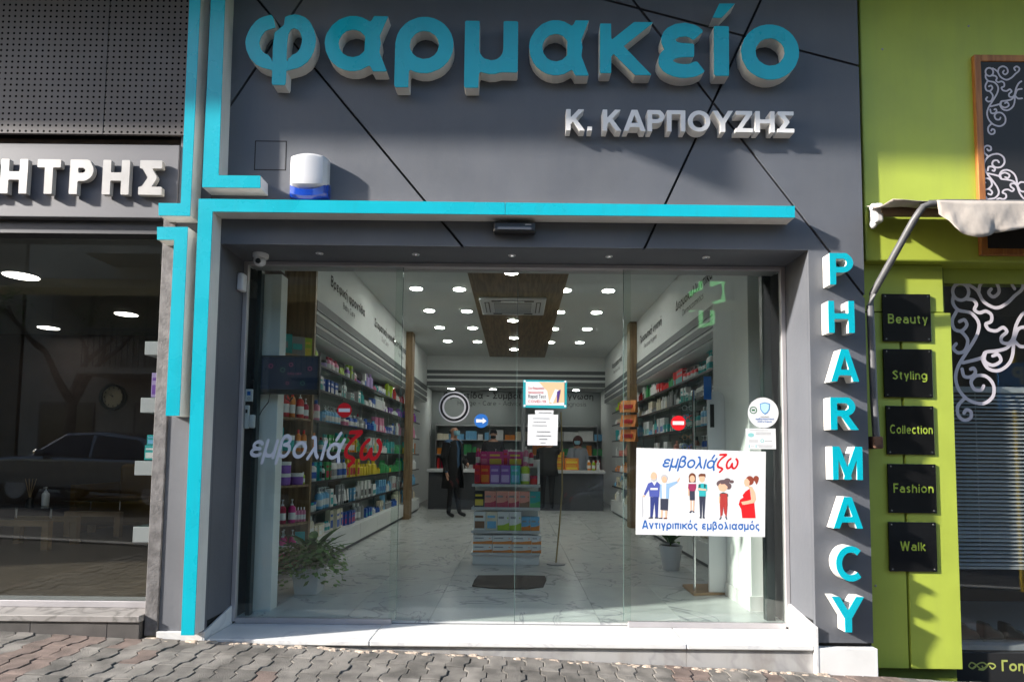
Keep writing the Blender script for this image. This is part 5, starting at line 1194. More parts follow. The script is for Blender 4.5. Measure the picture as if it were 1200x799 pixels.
# floor stand of white pots on the left, small counters further in
ct = thing('back_counter', 'long white topped counter with dark front at the back', 'counter', (0, 8.9, 0))
m_cfront = mat('counter_front', (.05, .052, .058), .4)
for x0, x1 in ((-1.9, -.35), (.45, 1.9)):
    MB().box(x0, x1, 8.82, 9.35, .0, .80).build('front', m_cfront, ct); MB().box(x0 - .03, x1 + .03, 8.76, 9.4, .801, .87).build('top', m_whiteplastic, ct, bevel=.008)
for k in range(5):
    put('box', 'orange', 'yellow', .3, .13, .9 + (k % 2) * .32, 9.0, .871 + (k // 2) * .131, 0, f'orange carton on the right counter, {nth(k + 1)} of the pile', 'cartons on the counter', .14)
for k in range(4): put('bottle', ['orange', 'lime', 'white', 'teal'][k], 'white', .08, .22, 1.6 + .1 * (k % 3), 8.95 + .1 * (k // 3), .871, 0, f'{["orange", "lime", "white", "teal"][k]} bottle standing on the right counter', 'bottles on the counter')
mon = thing('till_screen', 'dark flat screen on the back counter', 'screen', (-.9, 9.15, .871))
MB().box(-1.1, -.7, 9.14, 9.17, .97, 1.24).build('screen', m_blackplastic, mon, bevel=.005); MB().box(-.93, -.87, 9.12, 9.2, .8712, .97).build('foot', m_blackplastic, mon)
# wall of drawers and shelves behind the counter
bs = thing('back_shelving', 'tall shelves packed with medicine behind the counter', 'shelving', (0, 12.1, 0))
for z in (.4, .8, 1.2, 1.6, 2.0): MB().box(-2.2, 2.2, 12.0, 12.28, z - .02, z).build('shelf', m_whiteplastic, bs)
for x in (-2.2, -.75, .2, 1.2, 2.19): MB().box(x, x + .02, 12.0, 12.28, 0, 2.05).build('upright', m_grey, bs)
mb = MB(); names = list(COL)
for li, z in enumerate((.4, .8, 1.2, 1.6)):
    x = -2.15
    while x < 2.15:
        w = rr.choice([.07, .1, .14]); c_ = rr.choice([['red', 'white'], ['red', 'crimson', 'white'], ['green', 'white', 'orange'], ['white', 'sky blue', 'orange', 'cream']][li]); h = rr.uniform(.14, .3)
        for q in range(rr.randint(1, 4)): mb.box(x, x + w * .95, 12.05, 12.2, z + .001, z + h, names.index(c_)); x += w
        x += rr.uniform(0, .05)
stuff(mb.build('medicine_stock', [GM(n_) for n_ in names]), 'rows of medicine boxes on the shelves behind the counter', 'goods')
struct(MB().box(.12, .2, 9.42, 12.2, 0, 2.94).build('partition', mat('partition_grey', (.2, .21, .22), .6)))

# ------------------------------------------------------------------ people
m_skin = mat('skin', (.46, .25, .17), .5, var=.06, scale=30)
def human(name, label, loc, rz, J, colors, height=1.75):
    """J: joints in metres for a 1.75 m figure facing -Y"""
    ed = [('pelvis', 'waist'), ('waist', 'chest'), ('chest', 'neck'), ('neck', 'jaw'), ('jaw', 'face'), ('face', 'crown')]
    for s in 'lr': ed += [('chest', s + 'shoulder'), (s + 'shoulder', s + 'elbow'), (s + 'elbow', s + 'wrist'), (s + 'wrist', s + 'palm'), ('pelvis', s + 'hip'), (s + 'hip', s + 'knee'), (s + 'knee', s + 'ankle'), (s + 'ankle', s + 'toe')]
    rad = {'pelvis': (.15, .12), 'waist': (.145, .11), 'chest': (.16, .115), 'neck': (.056, .056), 'jaw': (.062, .072), 'face': (.078, .094), 'crown': (.062, .075), 'shoulder': (.075, .075), 'elbow': (.05, .05), 'wrist': (.03, .03), 'palm': (.036, .022), 'hip': (.095, .1), 'knee': (.06, .062), 'ankle': (.042, .045), 'toe': (.04, .03)}
    base = {'pelvis': (0, 0, .95), 'waist': (0, 0, 1.1), 'chest': (0, .0, 1.33), 'neck': (0, .0, 1.5), 'jaw': (0, -.015, 1.57), 'face': (0, -.02, 1.65), 'crown': (0, -.005, 1.715)}
    for s, g in (('l', -1), ('r', 1)):
        base.update({s + 'shoulder': (g * .19, .0, 1.42), s + 'elbow': (g * .25, .03, 1.13), s + 'wrist': (g * .27, -.05, .88), s + 'palm': (g * .27, -.07, .79), s + 'hip': (g * .1, 0, .9), s + 'knee': (g * .1, -.01, .5), s + 'ankle': (g * .1, .02, .08), s + 'toe': (g * .115, -.13, .04)})
    base.update(J); k = height / 1.75
    vs = list(base); me = bpy.data.meshes.new('body')
    me.from_pydata([tuple(q * k for q in base[v]) for v in vs], [(vs.index(a), vs.index(b)) for a, b in ed], [])
    o = bpy.data.objects.new('body', me); col.objects.link(o)
    bm = bmesh.new(); bm.from_mesh(me); ly = bm.verts.layers.skin.verify(); bm.verts.ensure_lookup_table()
    for i, v in enumerate(vs):
        q = rad.get(v) or rad[v[1:]]; bm.verts[i][ly].radius = (q[0] * k, q[1] * k); bm.verts[i][ly].use_root = (v == 'pelvis')
    bm.to_mesh(me); bm.free()
    sk_ = o.modifiers.new('skin', 'SKIN'); sk_.use_smooth_shade = True; sb = o.modifiers.new('sub', 'SUBSURF'); sb.levels = sb.render_levels = 2
    dg = bpy.context.evaluated_depsgraph_get(); dg.update()
    nm = bpy.data.meshes.new_from_object(o.evaluated_get(dg)); bpy.data.objects.remove(o)
    mats_ = [m_skin, colors['top'], colors['legs'], m_blackplastic]
    nm.materials.clear()
    for m_ in mats_: nm.materials.append(m_)
    P = {v: Vector(base[v]) * k for v in vs}
    for p in nm.polygons:
        c = p.center; best = min(ed, key=lambda e: (lambda a, b: ((c - (a + (b - a) * max(0, min(1, (c - a).dot(b - a) / (b - a).length_squared)))).length - (rad.get(e[0]) or rad[e[0][1:]])[0] * .3))(P[e[0]], P[e[1]]))
        j = best[1]
        p.material_index = 0 if j in ('jaw', 'face', 'crown') or 'palm' in j else (3 if 'toe' in j else (2 if any(q in j for q in ('hip', 'knee', 'ankle')) else 1))
        if j == 'neck' and c.z > P['neck'].z - .03: p.material_index = 0
        p.use_smooth = True
    t = thing(name, label, 'person', loc); ob = bpy.data.objects.new('body', nm); col.objects.link(ob); ob.parent = t
    ORIGIN[ob.name] = (0, 0, 0); t.rotation_euler = (0, 0, rz)
    f = P['face']; ORIGIN[t.name] = (0, 0, 0)
    # fingers
    for s in 'lr':
        w, pa = P[s + 'wrist'], P[s + 'palm']; d_ = (pa - w).normalized(); sd = d_.cross(Vector((0, 1, .2))).normalized()
        for q in range(4):
            r0 = pa + sd * (.011 * (q - 1.5)); ln = [.062, .072, .068, .054][q]
            MB().tube([r0, r0 + d_ * ln * .55 + Vector((0, -.004, 0)), r0 + d_ * ln + Vector((0, -.016, -.004))], [.0085, .008, .006], 6).build('finger', m_skin, ob, smooth=True)
        r0 = w.lerp(pa, .55) + sd * .026; MB().tube([r0, r0 + sd * .02 + d_ * .025, r0 + sd * .022 + d_ * .055], [.01, .009, .007], 6).build('thumb', m_skin, ob, smooth=True)
    # face: nose, ears, eyes
    fy = f.y - .09 * k
    MB().add([(f.x - .014, fy + .004, f.z - .03), (f.x + .014, fy + .004, f.z - .03), (f.x, fy - .022, f.z - .025), (f.x, fy + .004, f.z + .02)], [(0, 1, 2), (1, 3, 2), (0, 2, 3)]).build('nose', m_skin, ob)
    for g in (-1, 1):
        MB().ball((f.x + g * .028, fy + .01, f.z + .012), (.011, .008, .007), 8).build('eye', m_dktext, ob); MB().ball((f.x + g * .083 * k, f.y + .01, f.z - .005), (.01, .02, .03), 8).build('ear', m_skin, ob)
    return t, P, k
man = atz(530, 606, 0)
m_coat = mat('black_wool', (.010, .010, .011), .9); m_shirt = mat('blue_shirt', (.06, .13, .24), .8); m_dtrs = mat('dark_trousers', (.013, .013, .015), .9)
m_mask = mat('surgical_mask', (.25, .48, .58), .8); m_beard = mat('dark_hair', (.012, .009, .007), .8)
def mask(t, P, mt=None):
    f = P['face']; mb = MB(); v = []; n = 8
    for j, (dz, w) in enumerate(((.005, .07), (-.03, .074), (-.065, .062), (-.085, .04))):
        for i in range(n + 1):
            a = math.pi * (i / n - .5); v.append((f.x + w * math.sin(a), f.y - .035 - (.078 if j < 3 else .062) * math.cos(a), f.z + dz))
    mb.add(v, [(j * 9 + i, j * 9 + i + 1, (j + 1) * 9 + i + 1, (j + 1) * 9 + i) for j in range(3) for i in range(n)])
    o = mb.build('face_mask', mt or m_mask, t); s = o.modifiers.new('thick', 'SOLIDIFY'); s.thickness = .002
def coat(t, P, mt, hem, open_front=True, k=1.0, name='coat'):
    mb = MB(); v = []; n = 20; rows_ = [(P['neck'].z - .02, .09, .085), (P['chest'].z + .11, .2, .12), (P['chest'].z, .215, .15), (P['waist'].z, .2, .15), (P['pelvis'].z, .215, .165), (hem, .25, .2)]
    for z, rx, ry in rows_:
        cyl = P['chest'].y * (z - P['pelvis'].z) / max(.01, P['chest'].z - P['pelvis'].z); cxl_ = P['chest'].x * (z - P['pelvis'].z) / max(.01, P['chest'].z - P['pelvis'].z)
        if z < P['pelvis'].z: cyl = cxl_ = 0
        g = .30 if open_front else 0
        for i in range(n + 1):
            a = -math.pi / 2 + g + (2 * math.pi - 2 * g) * i / n; v.append((cxl_ + rx * math.cos(a), cyl + ry * math.sin(a), z))
    mb.add(v, [(j * (n + 1) + i, (j + 1) * (n + 1) + i, (j + 1) * (n + 1) + i + 1, j * (n + 1) + i + 1) for j in range(len(rows_) - 1) for i in range(n)])
    o = mb.build(name, mt, t, smooth=True); s = o.modifiers.new('thick', 'SOLIDIFY'); s.thickness = .008
def sleeves(t, P, mt):
    for s in 'lr': MB().tube([P[s + 'shoulder'], P[s + 'elbow'], P[s + 'wrist']], [.088, .066, .05], 10).build('sleeve', mt, t, smooth=True)
def hair(t, P, mt, r=(.088, .1, .085), dz=.03, dy=.02, name='hair'):
    f = P['face']; MB().ball((f.x, f.y + dy, f.z + dz), r, 14).build(name, mt, t, smooth=True)
t, P, k = human('person', 'masked man in a long black coat over a blue shirt left of the display', (man[0], man[1], 0), R(58), {'relbow': (.27, .02, 1.14), 'rwrist': (.17, -.22, 1.02), 'rpalm': (.10, -.28, 1.0), 'lknee': (-.1, -.03, .5), 'rankle': (.12, -.08, .08), 'rtoe': (.14, -.22, .04)}, {'top': m_shirt, 'legs': m_dtrs}, 1.72)
mask(t, P); coat(t, P, m_coat, .55); sleeves(t, P, m_coat); hair(t, P, mat('grey_hair', (.12, .11, .1), .8), (.082, .07, .04), -.005, .045)
man = atz(641, 598, 0)
t, P, k = human('person', 'person dressed in black leaning over the counter right of the display', (man[0], man[1], 0), R(170), {'chest': (0, -.22, 1.27), 'waist': (0, -.08, 1.08), 'neck': (0, -.34, 1.4), 'jaw': (0, -.40, 1.44), 'face': (0, -.45, 1.5), 'crown': (0, -.46, 1.57), 'lshoulder': (-.19, -.24, 1.34), 'rshoulder': (.19, -.24, 1.34), 'lelbow': (-.25, -.36, 1.1), 'relbow': (.25, -.36, 1.1), 'lwrist': (-.15, -.56, .96), 'rwrist': (.15, -.56, .96), 'lpalm': (-.12, -.62, .94), 'rpalm': (.12, -.62, .94)}, {'top': m_coat, 'legs': m_dtrs}, 1.7)
hair(t, P, m_beard, (.09, .1, .09), .02, .015); coat(t, P, m_coat, .75, False, name='jacket'); sleeves(t, P, m_coat)
q = at(578, 520, 9.75)
t, P, k = human('person', 'bearded man in a dark shirt standing behind the left counter', (q[0], 9.75, 0), 0, {}, {'top': mat('charcoal_shirt', (.03, .03, .035), .9), 'legs': m_dtrs}, 1.78)
hair(t, P, m_beard); f = P['face']; MB().ball((f.x, f.y - .02, f.z - .075), (.066, .075, .045), 12).build('beard', m_beard, t, smooth=True)
q = at(677, 520, 9.8)
m_redhair = mat('dark_red_hair', (.07, .008, .008), .7)
t, P, k = human('person', 'woman with dark red hair in a pale coat behind the right counter', (q[0], 9.8, 0), R(-15), {}, {'top': mat('pale_coat', (.3, .33, .38), .9), 'legs': m_dtrs}, 1.62)
hair(t, P, m_redhair, (.12, .12, .14), -.0, .035); mask(t, P); coat(t, P, MATS['pale_coat'], .6, name='coat')

# ------------------------------------------------------------------ left neighbour
m_band = mat('charcoal_band', (.10, .10, .115), .55, var=.1, scale=2)
m_perf = mat('perforated_sheet', (.115, .105, .105), .55, metal=.25)
def perforate(m, pitch, rad):
    n, l = m.node_tree.nodes, m.node_tree.links; b = n['Principled BSDF']
    g = n.new('ShaderNodeNewGeometry'); sp = n.new('ShaderNodeSeparateXYZ'); l.new(g.outputs['Position'], sp.inputs[0]); sq = []
    for k in (0, 2):
        d = n.new('ShaderNodeMath'); d.operation = 'DIVIDE'; d.inputs[1].default_value = pitch; l.new(sp.outputs[k], d.inputs[0])
        f = n.new('ShaderNodeMath'); f.operation = 'FRACT'; l.new(d.outputs[0], f.inputs[0])
        s = n.new('ShaderNodeMath'); s.operation = 'SUBTRACT'; s.inputs[1].default_value = .5; l.new(f.outputs[0], s.inputs[0])
        p = n.new('ShaderNodeMath'); p.operation = 'MULTIPLY'; l.new(s.outputs[0], p.inputs[0]); l.new(s.outputs[0], p.inputs[1]); sq.append(p)
    a = n.new('ShaderNodeMath'); a.operation = 'ADD'; l.new(sq[0].outputs[0], a.inputs[0]); l.new(sq[1].outputs[0], a.inputs[1])
    t = n.new('ShaderNodeMath'); t.operation = 'LESS_THAN'; t.inputs[1].default_value = (rad / pitch) ** 2; l.new(a.outputs[0], t.inputs[0])
    ns = n.new('ShaderNodeTexNoise'); ns.inputs['Scale'].default_value = 1.3; ns.inputs['Detail'].default_value = 6; l.new(g.outputs['Position'], ns.inputs['Vector'])
    rp = n.new('ShaderNodeValToRGB'); rp.color_ramp.elements[0].position = .3; rp.color_ramp.elements[1].position = .7; rp.color_ramp.elements[0].color = (.085, .075, .07, 1); rp.color_ramp.elements[1].color = (.13, .12, .12, 1)
    l.new(ns.outputs['Fac'], rp.inputs['Fac'])
    mx = n.new('ShaderNodeMix'); mx.data_type = 'RGBA'; l.new(t.outputs[0], mx.inputs['Factor']); l.new(rp.outputs['Color'], mx.inputs['A']); mx.inputs['B'].default_value = (.006, .006, .006, 1)
    l.new(mx.outputs['Result'], b.inputs['Base Color'])
    iv = n.new('ShaderNodeMath'); iv.operation = 'SUBTRACT'; iv.inputs[0].default_value = .5; l.new(t.outputs[0], iv.inputs[1]); l.new(iv.outputs[0], b.inputs['Specular IOR Level'])
perforate(m_perf, .0395, .0080)
LX0, LX1 = -8.9, -2.251
ls = thing('left_shopfront', 'charcoal shopfront of the left neighbour with large window', 'shopfront', (-4, -.2, 0))
MB().box(LX0, LX1 - .001, LFW, LFW + .2, 2.69, 3.185).build('sign_band', m_band, ls, bevel=.004)
MB().box(LX0, LX1 - .002, LFW + .05, LFW + .15, 2.60, 2.688).build('window_head', m_dkalu, ls)
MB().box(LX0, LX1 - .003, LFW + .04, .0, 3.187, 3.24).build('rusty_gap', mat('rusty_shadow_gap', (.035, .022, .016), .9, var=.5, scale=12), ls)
pj = at(125, 80, LFW - .02)[0]
for a, b in ((LX0, pj - .002), (pj + .002, -2.142)): MB().box(a, b, LFW - .02, LFW, 3.242, 5.0).build('perforated_panel', m_perf, ls, bevel=.003)
MB().box(-2.335, LX1 - .001, LFW + .0, .0, .0, 2.686).build('stone_pilaster', m_stone, ls, bevel=.004)
GZ0, GZ1, GYL = .165, 2.6, -.2
MB().box(LX0, -2.336, GYL - .012, GYL + .025, GZ0 - .03, GZ0 + .012).build('sill_profile', m_alu, ls, bevel=.003)
MB().box(LX0, -2.336, GYL - .004, GYL + .004, GZ0 + .013, GZ1 - .001).build('window_pane', m_shopglass, ls)
m_sill = marble('grey_sill_stone', (.30, .28, .265), (.16, .15, .14), 2.2, .05, .5)
MB().box(LX0, -2.34, -.405, -.20, .094, .134).build('sill', m_sill, ls, bevel=.004)
MB().box(LX0, -2.336, -.199, .1, .0, .134).build('sill_bed', m_grout, ls)
m_dtile = mat('brown_grey_tile', (.085, .078, .074), .45, var=.25, scale=5, bump=.1)
tj = [LX0, -7.2, -6.0, -4.8, -4.2, -3.6, at(35, 732, -.395)[0], at(125, 735, -.395)[0], -2.345]
for a, b in zip(tj, tj[1:]): MB().box(a + .0015, b - .0015, -.392, -.3, -.2, .092).build('base_tile', m_dtile, ls, bevel=.002)
MB().box(LX0, -2.33, LFW + .22, .0, 2.7, 5.0).build('backing', m_black, ls)
MB().box(-2.33, -2.15, LFW + .05, .0, 2.7, 5.0).build('backing', m_black, ls)
# room behind the window
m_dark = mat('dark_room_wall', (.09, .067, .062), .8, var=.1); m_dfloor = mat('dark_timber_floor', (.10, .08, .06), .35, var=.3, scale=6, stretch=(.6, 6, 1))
struct(MB().box(LX0, -2.42, .1, 5.0, .03, .14).build('neighbour_floor', m_dfloor)); struct(MB().box(LX0, -2.42, .02, 5.0, 2.95, 3.05).build('neighbour_ceiling', mat('neighbour_ceiling', (.2, .2, .2), .8)))
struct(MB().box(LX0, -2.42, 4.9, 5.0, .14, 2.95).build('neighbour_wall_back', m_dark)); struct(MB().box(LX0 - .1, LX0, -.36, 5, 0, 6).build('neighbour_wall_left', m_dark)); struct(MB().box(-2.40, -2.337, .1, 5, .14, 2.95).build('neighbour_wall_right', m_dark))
for px, py, r_, lab in ((25, 322.5, .15, 'nearest'), (57, 383.5, .13, 'leftmost of the farther'), (148, 367.5, .13, 'rightmost large'), (174, 413, .1, 'smallest, half hidden')):
    x, y = atz(px, py, 2.948); t = thing('ceiling_lamp', f'{lab} round ceiling lamp in the left shop', 'lamp', (x, y, 2.94), 'round lamps of the left shop')
    MB().lathe((x, y, 2.949), [(r_ * 1.1, 0), (r_ * 1.1, -.01), (r_, -.012)], 24).build('rim', m_whiteplastic, t); MB().lathe((x, y, 2.9365), [(r_, 0), (r_, -.002)], 24).build('disc', emitter('neighbour_lamp', (1, .93, .84), 6.0), t)
# white shelf blocks by the pilaster with goods
blk = [(170, 196, 400, 416), (165, 190, 466, 483.5), (158, 187, 540, 557), (156, 184, 617, 635.5)]
for k, (a, b, c, d) in enumerate(blk):
    p0, p1 = at(a, c, -.12), at(b, d, -.12)
    t = thing('shelf_block', f'white shelf block at the edge of the left window, {nth(k + 1)} from the top', 'shelf', (p0[0], -.05, p1[1]), 'white shelf blocks in the left window')
    MB().box(p0[0], -2.34, -.12, .12, p1[1], p0[1]).build('board', m_whiteplastic, t, bevel=.003)
    MB().box(p0[0] + .004, -2.341, -.118, .12, p0[1] + .001, p0[1] + .006).build('glass_top', m_shelfglass, t)
def lshelf(kind, c1, c2, w, h, px, k, lab):
    p = at(px, blk[k][2], -.07); put(kind, c1, c2, w, h, p[0], -.06, at(px, blk[k][2], -.12)[1] + .007, 0, lab, 'goods on the white shelf blocks')
lshelf('bottle', 'teal', 'black', .045, .17, 189, 0, 'slim teal bottle on the top white shelf block'); lshelf('box', 'lilac', 'violet', .06, .17, 183, 1, 'lilac box on the second white shelf block'); lshelf('box', 'teal', 'white', .075, .1, 177, 2, 'teal box on the third white shelf block')
put('box', 'teal', 'sky blue', .07, .07, at(179, 530, -.07)[0], -.06, at(177, blk[2][2], -.12)[1] + .109, 0, 'teal box stacked on the third white shelf block', 'goods on the white shelf blocks')
# low tables, bottle, clock, sofa, desk
m_lwood = wood('light_table_wood', (.40, .26, .13), (.30, .19, .09)); TZ = .141
def low_table(label, x, y, w, d, h):
    t = thing('coffee_table', label, 'table', (x, y, TZ))
    for sx in (-1, 1):
        for sy in (-1, 1): MB().box(x + sx * w / 2 - .035, x + sx * w / 2 + .035, y + sy * d / 2 - .03, y + sy * d / 2 + .03, TZ, TZ + h - .061).build('leg', m_lwood, t)
        MB().box(x - w / 2 - .035, x + w / 2 + .035, y + sx * d / 2 - .03, y + sx * d / 2 + .03, TZ + h - .06, TZ + h).build('rail', m_lwood, t)
    MB().box(x - w / 2 - .06, x + w / 2 + .06, y - d / 2 - .06, y + d / 2 + .06, TZ + h + .12, TZ + h + .13).build('glass_top', m_shelfglass, t)
    for sx in (-1, 1): MB().tube([(x + sx * w * .3, y, TZ + h + .0005), (x + sx * w * .3, y, TZ + h + .1195)], .012, 8).build('spacer', m_chrome, t)
x, y = atz(37, 640, TZ); low_table('low wooden coffee table with a glass top in the left shop', x, y, .62, .4, .3)
x2, y2 = atz(122, 626, TZ); low_table('second wooden coffee table farther right in the left shop', x2, y2, .6, .4, .3)
put('pump', 'white', 'white', .07, .2, x + .12, y, TZ + .431, 0, 'clear pump bottle on the nearer coffee table', 'bottles on the coffee table')
dif = thing('reed_diffuser', 'small dark diffuser with reeds beside the pump bottle', 'diffuser', (x - .05, y, TZ + .431)); MB().lathe((x - .05, y, TZ + .431), [(.035, 0), (.035, .07), (.015, .09)], 12).build('bottle', m_blackplastic, dif)
for k in range(4): MB().tube([(x - .05, y, TZ + .5), (x - .05 + .04 * (k - 1.5), y, TZ + .72)], .003, 5).build('reed', m_lwood, dif)
sf = thing('sofa', 'mustard sofa at the back of the left shop', 'sofa', (-5.0, 3.6, TZ)); m_sofa = mat('mustard_fabric', (.16, .09, .02), .9)
MB().box(-5.5, -4.1, 3.3, 4.1, TZ + .1, TZ + .42).build('seat', m_sofa, sf, bevel=.05); MB().box(-5.5, -4.1, 4.11, 4.35, TZ + .1, TZ + .85).build('backrest', m_sofa, sf, bevel=.05)
for a in (-5.56, -4.09): MB().box(a, a + .055, 3.3, 4.3, TZ, TZ + .6).build('arm', m_sofa, sf)
dk = thing('reception_desk', 'curved dark metal reception desk in the left shop', 'desk', (-3.3, 3.4, TZ))
pts = [(-3.0 + .75 * math.cos(a), 3.5 - .6 * math.sin(a)) for a in [math.pi * k / 16 for k in range(17)]]
MB().prism_xy(pts, TZ, TZ + 1.0).build('body', mat('dark_steel', (.12, .11, .10), .3, metal=.8), dk); MB().prism_xy([(x_ * 1.02 + .06, (y_ - 3.5) * 1.06 + 3.5) for x_, y_ in pts], TZ + 1.001, TZ + 1.04).build('top', m_blackplastic, dk)
c = at(133, 465, 4.88); ck = thing('wall_clock', 'round dark rimmed clock on the back wall of the left shop', 'clock', (c[0], 4.88, c[1] - .2))
ring(MB(), c[0], c[1], .2, .165, 4.84, 4.895).build('rim', m_blackplastic, ck); MB().lathe((c[0], 4.89, c[1]), [(.166, 0), (.166, .01)], 32, axis='y').build('dial', mat('aged_dial', (.35, .31, .22), .6), ck)
for k in range(12): a = k * math.pi / 6; MB().box(c[0] + .14 * math.cos(a) - .006, c[0] + .14 * math.cos(a) + .006, 4.877, 4.8795, c[1] + .14 * math.sin(a) - .012, c[1] + .14 * math.sin(a) + .012).build('hour_mark', m_blackplastic, ck)
for a, l_ in ((2.6, .11), (2.2, .08)): MB().prism_xz([(c[0] + .006 * math.sin(a), c[1] - .006 * math.cos(a)), (c[0] + l_ * math.cos(a), c[1] + l_ * math.sin(a)), (c[0] - .006 * math.sin(a), c[1] + .006 * math.cos(a))], 4.873 + l_ * .01, 4.876).build('hand', m_blackplastic, ck)

# ------------------------------------------------------------------ right neighbour: green shop
RX0, RX1, GF = XE + .045, 6.6, -.30
rs = thing('green_shopfront', 'lime green painted shopfront of the right neighbour', 'shopfront', (4, -.2, 0))
uz = 2.475
MB().box(XE + .001, RX0 - .001, -.255, .1, -.5, 5.0).build('dark_joint', m_black, rs)
MB().box(RX0, RX1, GF, .1, uz, 5.0).build('upper_wall', m_green, rs, bevel=.01)
BF = -.225
vx = at(1061, 600, BF)[0]; bx1 = at(1121.5, 600, BF)[0]; bz = at(1070, 783, BF)[1]; hz = at(1080, 366, BF)[1]
MB().box(RX0, vx - .005, BF, BF + .05, bz, hz - .004).build('board', m_green, rs, bevel=.004)
MB().box(vx + .008, bx1, BF - .006, BF + .05, bz, hz - .004).build('board', m_green, rs, bevel=.004)
MB().box(RX0, at(1105, 330, BF)[0], BF, BF + .05, hz + .003, uz - .002).build('board', m_green, rs, bevel=.004)
MB().box(RX0, bx1 + .0, BF + .051, .3, -.6, uz - .001).build('pier', mat('dark_green_paint', (.14, .18, .02), .6, var=.2), rs)
MB().box(bx1 + .001, RX1, BF + .08, BF + .16, 2.375, uz - .001).build('window_head', m_green, rs)
MB().box(bx1 + .001, RX1, BF + .075, .0, -.6, at(1150, 765, -.15)[1]).build('stall_riser', m_black, rs)
wz0 = at(1150, 765, -.15)[1]
MB().box(bx1 + .001, RX1, -.135, -.125, wz0 + .002, 2.374).build('window_pane', m_shopglass, rs)
MB().box(RX1, RX1 + .1, -.3, 5, -.6, 6).build('party_wall', m_dark, rs)
# screws
for px, py in ((1033, 510 + 9), (1026, 686), (1135, 30 + 1), (1034, 58)): 
    q = at(px, py, GF if py < 300 else BF); MB().lathe((q[0], (GF if py < 300 else BF) - .0, q[1]), [(.008, 0), (.006, .004)], 10, axis='y').build('screw', m_grey, rs)
# plates
m_plate = mat('gloss_black_plate', (.007, .007, .0075), .12); m_lime = mat('lime_print', (.32, .42, .04), .5)
for k, (wrd, a, b, c, d, tx0, tx1, ty, xh) in enumerate((('Beauty', 1034.5, 1091, 344.5, 400, 1040.5, 1087, 379, 8.5), ('Styling', 1036, 1093, 409, 465.5, 1046, 1086.5, 444.5, 8), ('Collection', 1039, 1095, 475.5, 532.5, 1043, 1093, 508, 8), ('Fashion', 1041, 1097.5, 543.5, 601, 1047, 1094, 577, 8), ('Walk', 1042, 1098, 611.5, 669.5, 1055, 1085, 645, 8))):
    Yp = BF - .018; p0, p1 = at(a, (c + d) / 2, Yp), at(b, (c + d) / 2, Yp); z1, z0 = at((a + b) / 2, c, Yp)[1], at((a + b) / 2, d, Yp)[1]
    t = thing('name_plate', f'glossy black square plate reading {wrd} on the green boards', 'sign', ((p0[0] + p1[0]) / 2, Yp, z0), 'black word plates on the green boards')
    MB().box(p0[0], p1[0], Yp, BF - .0065, z0, z1).build('plate', m_plate, t, bevel=.002)
    u0, u1 = at(tx0, ty, Yp), at(tx1, ty, Yp)
    text(MB(), wrd, u0[0], u0[1], xh / 184, .23, Yp - .001, gap=.2, width=u1[0] - u0[0]).build('lettering', m_lime, t)
    for sx in (.06, .94):
        for sz in (.05, .95): MB().lathe((p0[0] + (p1[0] - p0[0]) * sx, Yp - .0002, z0 + (z1 - z0) * sz), [(.006, 0), (.005, .003)], 8, axis='y').build('screw', m_chrome, t)
# scroll ornaments
SCR = [E(132, 122, 36, 38, 0, 360), S((165, 88), (205, 115), (232, 165), (285, 193), (335, 172), (370, 138), (402, 112), (410, 85), (386, 68), (362, 84), (372, 106)), S((212, 120), (222, 86), (258, 68), (294, 84), (302, 122), (276, 144), (256, 126), (268, 108)),
       S((98, 145), (96, 175), (120, 205), (175, 218), (207, 262), (196, 318), (150, 392), (112, 450), (96, 505), (110, 562), (152, 606), (212, 620), (256, 590), (262, 538), (232, 500), (188, 497), (164, 524), (176, 556), (206, 560), (218, 542)), S((112, 208), (90, 250), (98, 290), (130, 298), (154, 272), (144, 248), (122, 256)), S((128, 300), (155, 338), (142, 384), (112, 396), (90, 376), (104, 356)),
       S((130, 440), (212, 418), (232, 392), (282, 385), (330, 370), (356, 330), (372, 270), (398, 224), (424, 205)), S((214, 418), (238, 462), (284, 474), (330, 446), (352, 400), (358, 335)), S((232, 392), (226, 430), (262, 450), (298, 430), (288, 402), (264, 408)), S((160, 155), (186, 158), (200, 178), (190, 202), (212, 216), (240, 208), (264, 224), (262, 254), (238, 266), (250, 290), (284, 296), (314, 280), (330, 300), (306, 322), (306, 346), (334, 352), (354, 335)),
       S((130, 600), (102, 632), (102, 672), (126, 694), (156, 684), (158, 656), (138, 648), (128, 662)), S((126, 468), (134, 500), (164, 502), (184, 484), (178, 464), (164, 468)), S((358, 335), (386, 364), (424, 362)), S((424, 275), (382, 286), (362, 330))]
SCR = [[(a, -b) for a, b in s] for s in SCR]
shs = shape('scroll', SCR, 15, 'round', None, 3.0)
m_scroll = mat('pale_lilac_vinyl', (.50, .46, .50), .5)
Yw = -.137; k = 1 / 3.805
x0, z0 = at(1090, 310, Yw); kx = (at(1200, 310, Yw)[0] - x0) / 418.5; kz = (z0 - at(1110, 520, Yw)[1]) / 799
xo = at(1108.5, 600, Yw)[0] - at(1108.5, 330, Yw)[0]
sd = thing('scroll_decal', 'pale curly scroll decal in the corner of the green shop window', 'decal', (3.2, Yw, z0 - .5)); mb = MB()
put_shape(mb, shs, lambda a, b: (x0 + a * kx, z0 + b * kz), Yw, Yw); mb.build('ornament', m_scroll, sd)
mb = MB(); put_shape(mb, shs, lambda a, b: (x0 + (860 - a) * kx, z0 + b * kz), Yw, Yw)
mb.f = [f[::-1] for f in mb.f]; mb.build('ornament', m_scroll, sd)
